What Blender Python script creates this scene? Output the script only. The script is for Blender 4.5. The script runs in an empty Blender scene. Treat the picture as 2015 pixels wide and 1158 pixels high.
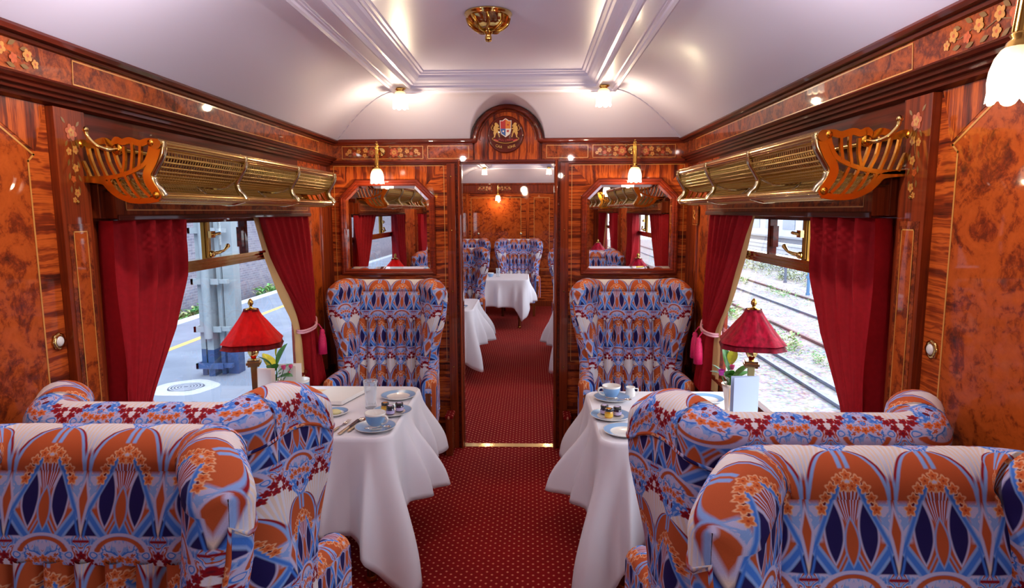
import bpy, math, random
from mathutils import Vector, Matrix
PI = math.pi
sc = bpy.context.scene
C = sc.collection
rnd = random.Random(7)

# ------------------------------------------------------------------ objects
def link(o, parent=None):
    C.objects.link(o)
    if parent is not None:
        o.parent = parent
    return o

def thing(name, label, cat, loc=(0, 0, 0), rotz=0.0, group=None):
    o = bpy.data.objects.new(name, None)
    o.empty_display_size = 0.05
    link(o)
    o.location = loc
    o.rotation_euler = (0, 0, rotz)
    tag(o, label, cat, group)
    return o

def tag(o, label=None, cat=None, group=None, kind=None):
    if label: o['label'] = label
    if cat: o['category'] = cat
    if group: o['group'] = group
    if kind: o['kind'] = kind
    return o

def struct(o):
    o['kind'] = 'structure'
    return o

def dup(root, loc=None, rotz=None, label=None, group=None, mirror=None):
    r = root.copy(); C.objects.link(r)
    if loc is not None: r.location = loc
    if rotz is not None: r.rotation_euler = (0, 0, rotz)
    if label: r['label'] = label
    if group: r['group'] = group
    for ch in list(root.children):
        c = ch.copy(); C.objects.link(c); c.parent = r
        for g in list(ch.children):
            d = g.copy(); C.objects.link(d); d.parent = c
    return r

# ------------------------------------------------------------------ mesh builder
class MB:
    def __init__(self):
        self.v = []; self.f = []; self.m = []; self.uv = []; self.s = []
    def add(self, verts, faces, mat=0, uvs=None, smooth=False):
        b = len(self.v)
        self.v += [tuple(p) for p in verts]
        for i, fc in enumerate(faces):
            self.f.append([b + k for k in fc])
            self.m.append(mat)
            self.uv.append(uvs[i] if uvs else None)
            self.s.append(smooth)
        return self
    def box(self, x0, x1, y0, y1, z0, z1, mat=0):
        if x0 > x1: x0, x1 = x1, x0
        if y0 > y1: y0, y1 = y1, y0
        if z0 > z1: z0, z1 = z1, z0
        v = [(x0,y0,z0),(x1,y0,z0),(x1,y1,z0),(x0,y1,z0),(x0,y0,z1),(x1,y0,z1),(x1,y1,z1),(x0,y1,z1)]
        f = [(0,3,2,1),(4,5,6,7),(0,1,5,4),(1,2,6,5),(2,3,7,6),(3,0,4,7)]
        return self.add(v, f, mat)
    def grid(self, rows, closeu=False, closev=False, mat=0, uv=None, smooth=True, flip=False):
        """rows: list of lists of points; u along a row, v from row to row"""
        n = len(rows); k = len(rows[0])
        vs = [p for r in rows for p in r]
        fs = []; us = [] if uv else None
        for i in range(n if closev else n - 1):
            for j in range(k if closeu else k - 1):
                i2 = (i + 1) % n; j2 = (j + 1) % k
                q = [i*k+j, i*k+j2, i2*k+j2, i2*k+j]
                if uv: w = [uv[i][j], uv[i][j2], uv[i2][j2], uv[i2][j]]
                if flip:
                    q.reverse()
                    if uv: w.reverse()
                fs.append(q)
                if uv: us.append(w)
        return self.add(vs, fs, mat, us, smooth)
    def tube(self, pts, r, n=8, mat=0, closed=False, caps=True, flat=None, smooth=True):
        """round tube along pts; r number or list; flat=(a,b) gives an elliptic section"""
        pts = [Vector(p) for p in pts]
        N = len(pts)
        rr = r if isinstance(r, (list, tuple)) else [r] * N
        tans = []
        for i in range(N):
            if closed:
                t = pts[(i+1) % N] - pts[i-1]
            else:
                t = pts[min(i+1, N-1)] - pts[max(i-1, 0)]
            if t.length < 1e-9: t = Vector((0, 0, 1))
            tans.append(t.normalized())
        up = Vector((0, 0, 1)) if abs(tans[0].z) < .9 else Vector((0, 1, 0))
        nrm = (up - tans[0] * up.dot(tans[0])).normalized()
        rows = []
        for i in range(N):
            nrm = nrm - tans[i] * nrm.dot(tans[i])
            if nrm.length < 1e-6: nrm = tans[i].orthogonal()
            nrm.normalize()
            b = tans[i].cross(nrm)
            a_, b_ = flat if flat else (1, 1)
            rows.append([pts[i] + (nrm * math.cos(2*PI*k/n) * a_ + b * math.sin(2*PI*k/n) * b_) * rr[i] for k in range(n)])
        self.grid(rows, closeu=True, closev=closed, mat=mat, smooth=smooth)
        if caps and not closed:
            self.add(rows[0], [list(range(n))[::-1]], mat)
            self.add(rows[-1], [list(range(n))], mat)
        return self
    def bar(self, pts, w, h, mat=0, up=(0, 0, 1), closed=False):
        """rectangular bar along pts: w sideways, h along up"""
        pts = [Vector(p) for p in pts]; N = len(pts); up = Vector(up); rows = []
        for i in range(N):
            if closed: t = pts[(i+1) % N] - pts[i-1]
            else: t = pts[min(i+1, N-1)] - pts[max(i-1, 0)]
            t.normalize(); s = t.cross(up)
            if s.length < 1e-6: s = t.orthogonal()
            s.normalize(); u = s.cross(t).normalized()
            rows.append([pts[i] + s*w/2*a + u*h/2*b for a, b in ((1,1),(-1,1),(-1,-1),(1,-1))])
        self.grid(rows, closeu=True, closev=closed, mat=mat, smooth=False)
        if not closed:
            self.add(rows[0], [(0,1,2,3)], mat); self.add(rows[-1], [(3,2,1,0)], mat)
        return self
    def lathe(self, prof, n=24, c=(0, 0, 0), mat=0, smooth=True, axis='z', wob=None):
        rows = []
        for r, z in prof:
            row = []
            for k in range(n):
                a = 2*PI*k/n
                q = r * (wob(a, z) if wob else 1)
                p = (q*math.cos(a), q*math.sin(a), z)
                if axis == 'y': p = (p[0], p[2], p[1])
                if axis == 'x': p = (p[2], p[0], p[1])
                row.append((p[0]+c[0], p[1]+c[1], p[2]+c[2]))
            rows.append(row)
        return self.grid(rows, closeu=True, mat=mat, smooth=smooth, flip=(axis == 'y'))
    def ball(self, c, r, n=10, mat=0, sc_=(1, 1, 1)):
        pr = [(max(r*math.sin(PI*i/n), 1e-5), -r*math.cos(PI*i/n)) for i in range(n+1)]
        rows = [[(c[0]+q*math.cos(2*PI*k/(n+2))*sc_[0], c[1]+q*math.sin(2*PI*k/(n+2))*sc_[1], c[2]+z*sc_[2]) for k in range(n+2)] for q, z in pr]
        return self.grid(rows, closeu=True, mat=mat)
    def poly(self, pts, mat=0):
        return self.add(pts, [list(range(len(pts)))], mat)
    def prism(self, p2, fa, fb, mat=0, side=None):
        """p2 list of 2d points; fa(p),fb(p) map them to the two end faces"""
        a = [fa(p) for p in p2]; b = [fb(p) for p in p2]; n = len(p2)
        self.add(a, [list(range(n))[::-1]], mat); self.add(b, [list(range(n))], mat)
        self.add(a + b, [(i, (i+1) % n, n+(i+1) % n, n+i) for i in range(n)], mat if side is None else side)
        return self
    def mesh(self, name, mats):
        me = bpy.data.meshes.new(name)
        me.from_pydata(self.v, [], self.f)
        mats = mats if isinstance(mats, (list, tuple)) else [mats]
        for m in mats: me.materials.append(m)
        me.polygons.foreach_set('material_index', self.m)
        me.polygons.foreach_set('use_smooth', self.s)
        if any(u is not None for u in self.uv):
            ul = me.uv_layers.new(name='UVMap')
            flat = []
            for fc, u in zip(self.f, self.uv):
                for k in range(len(fc)):
                    flat += list(u[k]) if u else [0.0, 0.0]
            ul.data.foreach_set('uv', flat)
        me.update()
        return me
    def build(self, name, mats, parent=None, loc=None, bevel=0, seg=2, sub=0):
        o = bpy.data.objects.new(name, self.mesh(name, mats))
        link(o, parent)
        if loc is not None: o.location = loc
        if bevel:
            b = o.modifiers.new('Bevel', 'BEVEL'); b.width = bevel; b.segments = seg; b.limit_method = 'ANGLE'; b.angle_limit = 0.6
        if sub:
            s = o.modifiers.new('Subdivision', 'SUBSURF'); s.levels = sub; s.render_levels = sub
        return o

def lerp(a, b, t): return a + (b - a) * t
def smooth01(t):
    t = max(0.0, min(1.0, t)); return t*t*(3 - 2*t)
def interp(tab, x):
    if x <= tab[0][0]: return tab[0][1]
    for (a, b), (c, d) in zip(tab, tab[1:]):
        if x <= c: return b + (d - b) * (x - a) / (c - a)
    return tab[-1][1]
def catmull(pts, k=6, closed=False):
    P = [Vector(p) for p in pts]; n = len(P); out = []
    rng = range(n if closed else n - 1)
    for i in rng:
        if closed: p0, p1, p2, p3 = P[i-1], P[i], P[(i+1) % n], P[(i+2) % n]
        else: p0, p1, p2, p3 = P[max(i-1, 0)], P[i], P[i+1], P[min(i+2, n-1)]
        for j in range(k):
            t = j / k
            out.append(0.5*((2*p1) + (p2-p0)*t + (2*p0-5*p1+4*p2-p3)*t*t + (3*p1-p0-3*p2+p3)*t**3))
    if not closed: out.append(P[-1])
    return out
_text_cache = {}
def text_polys(txt, size):
    cu = bpy.data.curves.new('lettering', 'FONT'); cu.body = txt; cu.size = size; cu.align_x = 'CENTER'
    cu.resolution_u = 3
    o = bpy.data.objects.new('lettering', cu); C.objects.link(o)
    dg = bpy.context.evaluated_depsgraph_get()
    me = bpy.data.meshes.new_from_object(o.evaluated_get(dg))
    v = [tuple(p.co) for p in me.vertices]; f = [list(p.vertices) for p in me.polygons]
    bpy.data.objects.remove(o); bpy.data.curves.remove(cu); bpy.data.meshes.remove(me)
    return v, f

# ------------------------------------------------------------------ materials
def lin(h):
    """sRGB 0-255 triple to linear rgba"""
    def c(x):
        x /= 255.0
        return x/12.92 if x <= .04045 else ((x+.055)/1.055)**2.4
    return (c(h[0]), c(h[1]), c(h[2]), 1.0)

class NT:
    def __init__(self, name):
        self.mat = bpy.data.materials.new(name); self.mat.use_nodes = True
        self.t = self.mat.node_tree; self.t.nodes.clear()
        self.out = self.n('ShaderNodeOutputMaterial')
    def n(self, typ, **kw):
        nd = self.t.nodes.new(typ)
        for k, v in kw.items(): setattr(nd, k, v)
        return nd
    def l(self, a, b): self.t.links.new(a, b)
    def put(self, sock, val):
        if val is None: return
        if hasattr(val, 'is_linked') or isinstance(val, bpy.types.NodeSocket): self.l(val, sock)
        else: sock.default_value = val
    def M(self, op, a=None, b=None, c=None, clamp=False):
        nd = self.n('ShaderNodeMath', operation=op, use_clamp=clamp)
        for i, x in enumerate((a, b, c)):
            if x is not None: self.put(nd.inputs[i], x)
        return nd.outputs[0]
    def VM(self, op, a=None, b=None, out=0):
        nd = self.n('ShaderNodeVectorMath', operation=op)
        for i, x in enumerate((a, b)):
            if x is not None: self.put(nd.inputs[i], x)
        return nd.outputs[out]
    def xyz(self, v):
        nd = self.n('ShaderNodeSeparateXYZ'); self.l(v, nd.inputs[0]); return nd.outputs
    def comb(self, x=0.0, y=0.0, z=0.0):
        nd = self.n('ShaderNodeCombineXYZ')
        for i, q in enumerate((x, y, z)): self.put(nd.inputs[i], q)
        return nd.outputs[0]
    def mix(self, fac, a, b, mode='MIX'):
        nd = self.n('ShaderNodeMix', data_type='RGBA', blend_type=mode)
        self.put(nd.inputs[0], fac); self.put(nd.inputs[6], a); self.put(nd.inputs[7], b)
        return nd.outputs[2]
    def noise(self, vec=None, scale=5.0, detail=3.0, rough=.5, dist=0.0, dim='3D'):
        nd = self.n('ShaderNodeTexNoise', noise_dimensions=dim)
        if vec is not None: self.l(vec, nd.inputs['Vector'])
        nd.inputs['Scale'].default_value = scale; nd.inputs['Detail'].default_value = detail
        nd.inputs['Roughness'].default_value = rough; nd.inputs['Distortion'].default_value = dist
        return nd.outputs['Fac']
    def ramp(self, fac, stops, interp='LINEAR'):
        nd = self.n('ShaderNodeValToRGB'); self.l(fac, nd.inputs[0])
        e = nd.color_ramp.elements; nd.color_ramp.interpolation = interp
        e[0].position, e[0].color = stops[0]; e[1].position, e[1].color = stops[-1]
        for p, c in stops[1:-1]:
            x = e.new(p); x.color = c
        return nd.outputs[0]
    def obj(self): return self.n('ShaderNodeTexCoord').outputs['Object']
    def uv(self): return self.n('ShaderNodeTexCoord').outputs['UV']
    def scale(self, v, s):
        return self.VM('MULTIPLY', v, s)
    def bump(self, h, strength=.2, dist=.01):
        nd = self.n('ShaderNodeBump'); nd.inputs['Strength'].default_value = strength; nd.inputs['Distance'].default_value = dist
        self.l(h, nd.inputs['Height']); return nd.outputs[0]
    def bsdf(self, color, rough=.5, metal=0.0, coat=0.0, coat_rough=.04, normal=None, spec=.5, sheen=0.0, trans=0.0, emit=None, emit_s=0.0, sss=0.0, alpha=None, ior=1.5):
        p = self.n('ShaderNodeBsdfPrincipled'); I = p.inputs
        self.put(I['Base Color'], color); self.put(I['Roughness'], rough); self.put(I['Metallic'], metal)
        I['IOR'].default_value = ior
        I['Coat Weight'].default_value = coat; I['Coat Roughness'].default_value = coat_rough
        I['Specular IOR Level'].default_value = spec; I['Sheen Weight'].default_value = sheen
        I['Transmission Weight'].default_value = trans
        if sss: I['Subsurface Weight'].default_value = sss; I['Subsurface Radius'].default_value = (.01, .006, .004)
        if normal is not None: self.l(normal, I['Normal'])
        if emit is not None: self.put(I['Emission Color'], emit); self.put(I['Emission Strength'], emit_s)
        self.l(p.outputs[0], self.out.inputs[0])
        return p

def plain(name, rgb, rough=.5, metal=0.0, coat=0.0, spec=.5, noise=0.0, nscale=30.0, **kw):
    t = NT(name); col = lin(rgb)
    if noise:
        f = t.noise(t.obj(), nscale, 4.0, .6)
        dark = tuple(c*(1-noise) for c in col[:3]) + (1,); lite = tuple(min(1, c*(1+noise)) for c in col[:3]) + (1,)
        col = t.ramp(f, [(.3, dark), (.7, lite)])
    t.bsdf(col, rough, metal, coat, spec=spec, **kw)
    return t.mat

def wood_ribbon(name, axis, a=(196, 90, 28), b=(126, 44, 11), c=(64, 18, 6), sc_=1.0):
    """ribbon-striped mahogany; bands follow one another along axis"""
    t = NT(name); o = t.obj(); k = {'x': (1, .03, .035), 'y': (.03, 1, .035), 'z': (.035, .035, 1)}[axis]
    v = t.scale(o, tuple(q * 30 * sc_ for q in k))
    warp = t.noise(o, 5.0, 3.0, .6)
    v2 = t.VM('ADD', v, t.comb(t.M('MULTIPLY', warp, 1.0), t.M('MULTIPLY', warp, 1.0), t.M('MULTIPLY', warp, 1.0)))
    f = t.noise(v2, 1.0, 3.0, .55)
    fine = t.noise(t.scale(o, tuple(q * 260 for q in k)), 1.0, 2.0, .5)
    f = t.M('ADD', f, t.M('MULTIPLY', t.M('SUBTRACT', fine, .5), .16))
    col = t.ramp(f, [(.32, lin(c)), (.44, lin(b)), (.54, lin(a)), (.62, lin(b)), (.72, lin(a))])
    t.bsdf(col, .6, coat=.75, coat_rough=.03, spec=.12)
    return t.mat

def wood_burl(name, a=(168, 72, 18), b=(120, 42, 9), c=(56, 18, 7), sc_=1.0):
    t = NT(name); o = t.obj()
    f = t.noise(o, 9.0*sc_, 6.0, .62, 1.4)
    g = t.noise(o, 55.0*sc_, 4.0, .7, .8)
    big = t.noise(o, 3.0*sc_, 2.0, .5)
    h = t.M('ADD', t.M('MULTIPLY', f, .6), t.M('ADD', t.M('MULTIPLY', g, .3), t.M('MULTIPLY', big, .22)))
    col = t.ramp(h, [(.40, lin(c)), (.5, lin(b)), (.57, lin(a)), (.72, lin((186, 84, 26)))])
    t.bsdf(col, .6, coat=.75, coat_rough=.03, spec=.12)
    return t.mat

def wood_plain(name, axis='z', a=(122, 40, 12), b=(76, 20, 6), coat=.8):
    t = NT(name); o = t.obj(); k = {'x': (2, 60, 60), 'y': (60, 2, 60), 'z': (60, 60, 2)}[axis]
    f = t.noise(t.scale(o, k), 1.0, 4.0, .6)
    col = t.ramp(f, [(.35, lin(b)), (.65, lin(a))])
    t.bsdf(col, .6, coat=coat, coat_rough=.03, spec=.12)
    return t.mat

def brass(name='brass', rgb=(204, 160, 80), rough=.16):
    t = NT(name); o = t.obj(); f = t.noise(o, 40.0, 3.0, .6)
    r = t.M('MULTIPLY_ADD', f, .12, rough - .06)
    t.bsdf(lin(rgb), r, 1.0)
    return t.mat

def fabric_mat(name='patterned_upholstery', P=.168):
    """mirrored Art Nouveau repeat: arches of orange, navy leaves, blue lattice, flower arcs"""
    t = NT(name); M = t.M
    s3 = t.xyz(t.uv()); U = M('DIVIDE', s3[0], P); V = M('DIVIDE', s3[1], P)
    m = M('PINGPONG', U, .5); s = M('SUBTRACT', .5, m)
    y = M('WRAP', V, 1.38, -.74)
    def st(a, w=.02): return M('MULTIPLY_ADD', a, 1.0/w, .5, clamp=True)
    def mul(*q):
        r = q[0]
        for x in q[1:]: r = M('MULTIPLY', r, x)
        return r
    def lt(a, b, w=.02): return st(M('SUBTRACT', b, a) if not isinstance(b, float) else M('MULTIPLY_ADD', a, -1.0, b), w)
    def gt(a, b, w=.02): return st(M('SUBTRACT', a, b), w)
    L = lambda *q: lin(q)
    BLUE, MID, NAVY = L(132, 166, 226), L(64, 120, 214), L(30, 22, 84)
    LIL, CREAM, ORG, RED = L(188, 184, 222), L(226, 208, 196), L(178, 82, 42), L(136, 10, 26)
    GOLD, MAR, WHITE, DORG = L(208, 104, 52), L(98, 12, 34), L(222, 222, 236), L(160, 58, 26)
    RIM = L(228, 176, 138)
    pos = t.comb(m, y, 0.0)
    nz = t.noise(pos, 3.2, 2.0, .5, 1.6)
    wav = M('SINE', M('MULTIPLY', nz, 34.0))
    # lower swirls
    col = t.mix(st(wav, .5), BLUE, LIL)
    col = t.mix(mul(gt(M('SINE', M('MULTIPLY', nz, 22.0)), .86, .2), lt(y, .12, .1)), col, ORG)
    col = t.mix(mul(gt(M('SINE', M('MULTIPLY', nz, 27.0)), .82, .2), lt(y, -.05, .1)), col, MID)
    # cream fan between the arches, continuing under the red flowers
    yy = M('WRAP', V, 2.0, -.12)
    ang = M('ARCTAN2', s, M('SUBTRACT', yy, .55))
    fan = M('MAXIMUM', gt(y, .62), lt(M('ADD', y, M('MULTIPLY', s, 1.15)), -.26))
    fan = mul(fan, lt(s, .40, .03))
    ray = gt(M('SINE', M('MULTIPLY', ang, 92.0)), .2, .9)
    fcol = t.mix(ray, CREAM, t.mix(lt(yy, 1.1, .5), WHITE, BLUE))
    col = t.mix(fan, col, fcol)
    # arch
    hw = M('MULTIPLY', M('SQRT', M('SUBTRACT', 1.0, M('POWER', M('DIVIDE', M('MAXIMUM', M('SUBTRACT', y, .60), 0.0), .79), 2.0), clamp=True)), .468)
    d = M('SUBTRACT', hw, m)
    up = gt(y, .02, .05)
    col = t.mix(mul(gt(d, -.062), gt(y, .86, .05)), col, RED)
    col = t.mix(mul(gt(d, -.026), up), col, BLUE)
    arch = mul(gt(d, .014), up)
    col = t.mix(arch, col, ORG)
    # maroon under the flower ring with lilac fan
    e2 = M('SUBTRACT', 1.0, M('ADD', M('POWER', M('DIVIDE', m, .30), 2.0), M('POWER', M('DIVIDE', M('SUBTRACT', y, .62), .40), 2.0)))
    mar = mul(gt(e2, 0.0, .1), gt(y, .58, .04))
    a2 = M('ARCTAN2', m, M('SUBTRACT', y, .38))
    fl = gt(M('SINE', M('MULTIPLY_ADD', a2, 34.0, 1.2)), .25, .7)
    col = t.mix(mar, col, t.mix(fl, MAR, LIL))
    # blue pair of stalks above the arch crown
    col = t.mix(mul(lt(M('ABSOLUTE', M('MULTIPLY_ADD', m, 1.0, -.045)), .026), gt(y, 1.12)), col, BLUE)
    # bush in the middle
    bw = M('MULTIPLY_ADD', M('MAXIMUM', M('SUBTRACT', y, .48), 0.0), .36, .03)
    bush = mul(lt(m, bw), gt(y, .42), lt(y, .94, .05))
    col = t.mix(bush, col, t.mix(gt(M('SINE', M('MULTIPLY', a2, 70.0)), .0, .8), LIL, DORG))
    # navy leaf with pale rim
    q = M('SUBTRACT', 1.0, M('POWER', M('DIVIDE', M('SUBTRACT', y, .45), .335), 2.0))
    lw = M('SUBTRACT', M('MULTIPLY', q, .098), M('ABSOLUTE', M('SUBTRACT', m, .195)))
    col = t.mix(gt(lw, -.022), col, LIL)
    col = t.mix(gt(lw, .0), col, NAVY)
    # legs and ribbons under the teardrop
    lg = M('ABSOLUTE', M('SUBTRACT', m, M('MULTIPLY_ADD', y, -.55, .165)))
    foot = mul(gt(y, -.02), lt(y, .24))
    col = t.mix(mul(foot, lt(m, M('MULTIPLY_ADD', y, -.55, .16))), col, MID)
    col = t.mix(mul(foot, lt(lg, .034)), col, BLUE); col = t.mix(mul(foot, lt(lg, .016)), col, ORG)
    # teardrop at the centre, pale rim
    q = M('SUBTRACT', 1.0, M('POWER', M('DIVIDE', M('SUBTRACT', y, .33), .24), 2.0))
    td = M('SUBTRACT', M('MULTIPLY', q, .070), m)
    col = t.mix(gt(td, -.02), col, BLUE); col = t.mix(gt(td, 0.0), col, ORG)
    # stem column
    col = t.mix(mul(lt(s, .17, .05), gt(y, .34, .04), lt(y, .74, .06)), col, t.mix(st(wav, .5), BLUE, LIL))
    col = t.mix(mul(lt(s, .05), gt(y, .3), lt(y, 1.0, .1)), col, BLUE)
    col = t.mix(mul(lt(s, .018), gt(y, .5), lt(y, 1.02, .1)), col, DORG)
    # navy triangle beside the tip
    col = t.mix(mul(lt(s, .27, .02), gt(y, .0), lt(M('ADD', y, M('MULTIPLY', s, .8)), .30)), col, NAVY)
    # ribbon lattice
    def line(x0, y0, x1, y1, w, col, cA, cB, in_w):
        dx, dy = x1-x0, y1-y0; ln = math.hypot(dx, dy)
        p = M('ABSOLUTE', M('MULTIPLY_ADD', y, -dx/ln, M('MULTIPLY_ADD', m, dy/ln, (y0*dx - x0*dy)/ln)))
        rng = mul(gt(y, min(y0, y1)), lt(y, float(max(y0, y1))))
        col = t.mix(mul(lt(p, w), rng), col, cA)
        return t.mix(mul(lt(p, in_w), rng), col, cB)
    col = line(.52, .40, .20, -.02, .062, col, BLUE, MID, .03)
    col = line(.07, 1.0, .46, .22, .034, col, BLUE, MID, .019)
    # spear
    vw = M('MULTIPLY', M('MULTIPLY_ADD', y, 1.0, .02), .20)
    spear = mul(lt(s, vw), lt(s, M('MULTIPLY_ADD', y, -.30, .22)), gt(y, -.02))
    col = t.mix(spear, col, t.mix(lt(y, .12, .1), LIL, CREAM))
    sp2 = mul(lt(M('ADD', s, .016), M('MULTIPLY', M('SUBTRACT', y, .08), .2)), lt(s, M('MULTIPLY_ADD', y, -.28, .18)), gt(y, .08))
    col = t.mix(sp2, col, ORG)
    col = t.mix(mul(lt(M('ABSOLUTE', M('SUBTRACT', s, M('MULTIPLY_ADD', y, .23, .035))), .014), gt(y, -.02), lt(y, .3)), col, MID)
    # scallops at the foot
    rr = M('SQRT', M('ADD', M('POWER', m, 2.0), M('POWER', M('MULTIPLY_ADD', y, 1.5, .33), 2.0)))
    sca = mul(lt(y, .06), gt(y, -.2))
    col = t.mix(mul(sca, lt(M('ABSOLUTE', M('SUBTRACT', rr, .36)), .03)), col, LIL)
    col = t.mix(mul(sca, lt(M('ABSOLUTE', M('SUBTRACT', rr, .29)), .035)), col, ORG)
    col = t.mix(mul(lt(M('ABSOLUTE', M('ADD', y, .07)), .018), lt(s, .11)), col, RED)
    # maroon drops
    dd = M('ADD', M('POWER', M('DIVIDE', M('SUBTRACT', m, .07), .028), 2.0), M('POWER', M('DIVIDE', M('ADD', y, .52), .05), 2.0))
    col = t.mix(lt(dd, 1.0, .3), col, MAR)
    # flowers: nearest centre of each family, five petals
    def flowers(pts, R, col, cIn, cOut, cMid, lo, hi):
        best = None; bd = None
        for (px, py) in pts:
            v = t.VM('SUBTRACT', pos, (px, py, 0.0)); dl = t.VM('LENGTH', v, out=1)
            if best is None: best, bd = v, dl
            else:
                near = M('LESS_THAN', dl, bd)
                nd = t.n('ShaderNodeMix', data_type='VECTOR'); t.put(nd.inputs[0], near); t.l(best, nd.inputs[4]); t.l(v, nd.inputs[5])
                best = nd.outputs[1]; bd = M('MINIMUM', bd, dl)
        c = t.xyz(best)
        a = M('ARCTAN2', c[0], c[1])
        rad = M('MULTIPLY', bd, M('MULTIPLY_ADD', M('ABSOLUTE', M('COSINE', M('MULTIPLY', a, 2.5))), -.5, 1.28))
        if cOut is not None: col = t.mix(lt(rad, R*1.34, .016), col, cOut)
        col = t.mix(lt(rad, float(R), .016), col, cIn)
        return t.mix(lt(bd, R*.3, .012), col, cMid)
    col = flowers([(.0, 1.04), (.105, .985), (.195, .90), (.262, .79), (.31, .67), (.05, .92)], .043, col, GOLD, RIM, DORG, 0, 0)
    col = flowers([(.5, -.26), (.41, -.34), (.335, -.43), (.275, -.53), (.43, -.45)], .054, col, RED, None, MAR, 0, 0)
    col = flowers([(.0, -.30), (.10, -.315), (.195, -.35)], .046, col, GOLD, LIL, DORG, 0, 0)
    # weave
    w = t.noise(t.uv(), 900.0, 2.0, .6)
    col = t.mix(.22, col, t.ramp(w, [(.3, (.25, .25, .25, 1)), (.7, (1, 1, 1, 1))]), 'MULTIPLY')
    t.bsdf(col, .85, spec=.2)
    return t.mat
# ------------------------------------------------------------------ palette
FAB = fabric_mat()
RIB_Z = wood_ribbon('mahogany_ribbon_across', 'z')
RIB_X = wood_ribbon('mahogany_ribbon_upright', 'x')
RIB_Y = wood_ribbon('mahogany_ribbon_upright_side', 'y')
BURL = wood_burl('burl_veneer')
BURLD = wood_burl('burl_veneer_dark', (140, 62, 24), (100, 36, 14), (56, 20, 12), 1.4)
MAH = wood_plain('mahogany', 'z', (138, 52, 15), (90, 28, 7))
MAHD = wood_plain('mahogany_dark', 'y', (98, 28, 10), (56, 14, 6), coat=.4)
MAHX = wood_plain('mahogany_moulding', 'x', (118, 38, 14), (78, 21, 8))
LEGW = wood_plain('leg_wood', 'z', (120, 56, 20), (70, 26, 8))
INL = plain('boxwood_line', (206, 142, 62), .35, coat=.8)
INL_O = plain('inlay_orange', (184, 78, 32), .35, coat=.8, noise=.25, nscale=120)
INL_Y = plain('inlay_yellow', (198, 134, 58), .35, coat=.8, noise=.25, nscale=120)
INL_G = plain('inlay_olive', (120, 84, 34), .35, coat=.8)
BRASS = brass()
BRASS_W = brass('brass_window', (150, 112, 52), .3)
BRASS_D = brass('brass_net', (222, 188, 108), .30)
BRASS_B = brass('brass_bright', (220, 188, 116), .12)
SILVER = plain('silver_plate', (206, 200, 194), .16, 1.0)
STEEL_H = plain('pewter', (150, 146, 140), .2, 1.0)
WHITE = plain('white_china', (236, 232, 226), .18, coat=.6)
BLUE = plain('powder_blue_china', (134, 174, 216), .2, coat=.6)
LINEN = plain('white_linen', (226, 222, 230), .8, spec=.2)
PAPER = plain('white_card', (232, 228, 224), .7, spec=.2)
PAPER_C = plain('cream_envelope', (226, 196, 160), .7, spec=.2)
CURT = plain('crimson_velvet', (152, 13, 24), .75, spec=.2, noise=.12, nscale=60)
LINING = plain('cream_lining', (216, 180, 124), .8, spec=.2)
TASSEL = plain('crimson_tassel', (204, 18, 84), .6, noise=.3, nscale=200)
ROPE = plain('pink_cord', (214, 150, 160), .7, noise=.2, nscale=300)
BLACK = plain('black_lid', (26, 20, 24), .25, coat=.5)
JAM_Y = plain('marmalade', (214, 150, 28), .12, coat=1.0)
JAM_D = plain('blackcurrant_jam', (48, 22, 58), .12, coat=1.0)
JAMLAB = plain('jam_label', (186, 170, 206), .5)
LEAF = plain('leaf_green', (56, 118, 34), .4, noise=.4, nscale=25)
LEAF_Y = plain('leaf_yellow', (196, 190, 50), .4, noise=.3, nscale=25)
PINK = plain('pink_petal', (222, 80, 140), .5, noise=.2, nscale=60)
MAG = plain('magenta_petal', (190, 50, 160), .5, noise=.2, nscale=60)

def ceil_mat():
    t = NT('cream_gloss_paint'); t.bsdf(lin((228, 224, 248)), .36, coat=.2, coat_rough=.12); return t.mat
CEIL = ceil_mat()

def carpet_mat():
    t = NT('dotted_carpet'); M = t.M
    c = t.xyz(t.obj()); D = .050
    def lat(ox):
        u = M('SUBTRACT', M('FRACT', M('MULTIPLY_ADD', c[0], 1/D, ox)), .5)
        v = M('SUBTRACT', M('FRACT', M('MULTIPLY_ADD', c[1], 1/D, ox)), .5)
        return M('ADD', M('ABSOLUTE', u), M('ABSOLUTE', v))
    d = M('MINIMUM', lat(0.0), lat(.5))
    dot = M('MULTIPLY_ADD', d, -1/.06, .13/.06 + .5, clamp=True)
    n = t.noise(t.obj(), 260.0, 2.0, .7); big = t.noise(t.obj(), 2.0, 2.0, .5)
    base = t.ramp(M('ADD', M('MULTIPLY', n, .7), M('MULTIPLY', big, .3)), [(.3, lin((92, 6, 9))), (.7, lin((136, 15, 18)))])
    col = t.mix(dot, base, lin((206, 132, 104)))
    t.bsdf(col, .95, spec=.1)
    return t.mat
CARPET = carpet_mat()

def glow_mat(name, top, bot, st_top, st_bot, z0, z1):
    """lit glass: warm at the neck, white at the rim (object z)"""
    t = NT(name); z = t.xyz(t.obj())[2]
    f = t.M('DIVIDE', t.M('SUBTRACT', z, z0), z1 - z0, clamp=True)
    col = t.ramp(f, [(.0, lin(bot)), (.45, lin(bot)), (.8, lin(top)), (1.0, lin((214, 140, 40)))])
    s = t.M('MULTIPLY_ADD', f, st_top - st_bot, st_bot)
    t.bsdf(lin((240, 225, 200)), .3, emit=col, emit_s=s, coat=.3)
    return t.mat
TULIP = glow_mat('lit_tulip_glass', (255, 206, 120), (255, 244, 226), .55, 2.6, -.09, .02)

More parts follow.
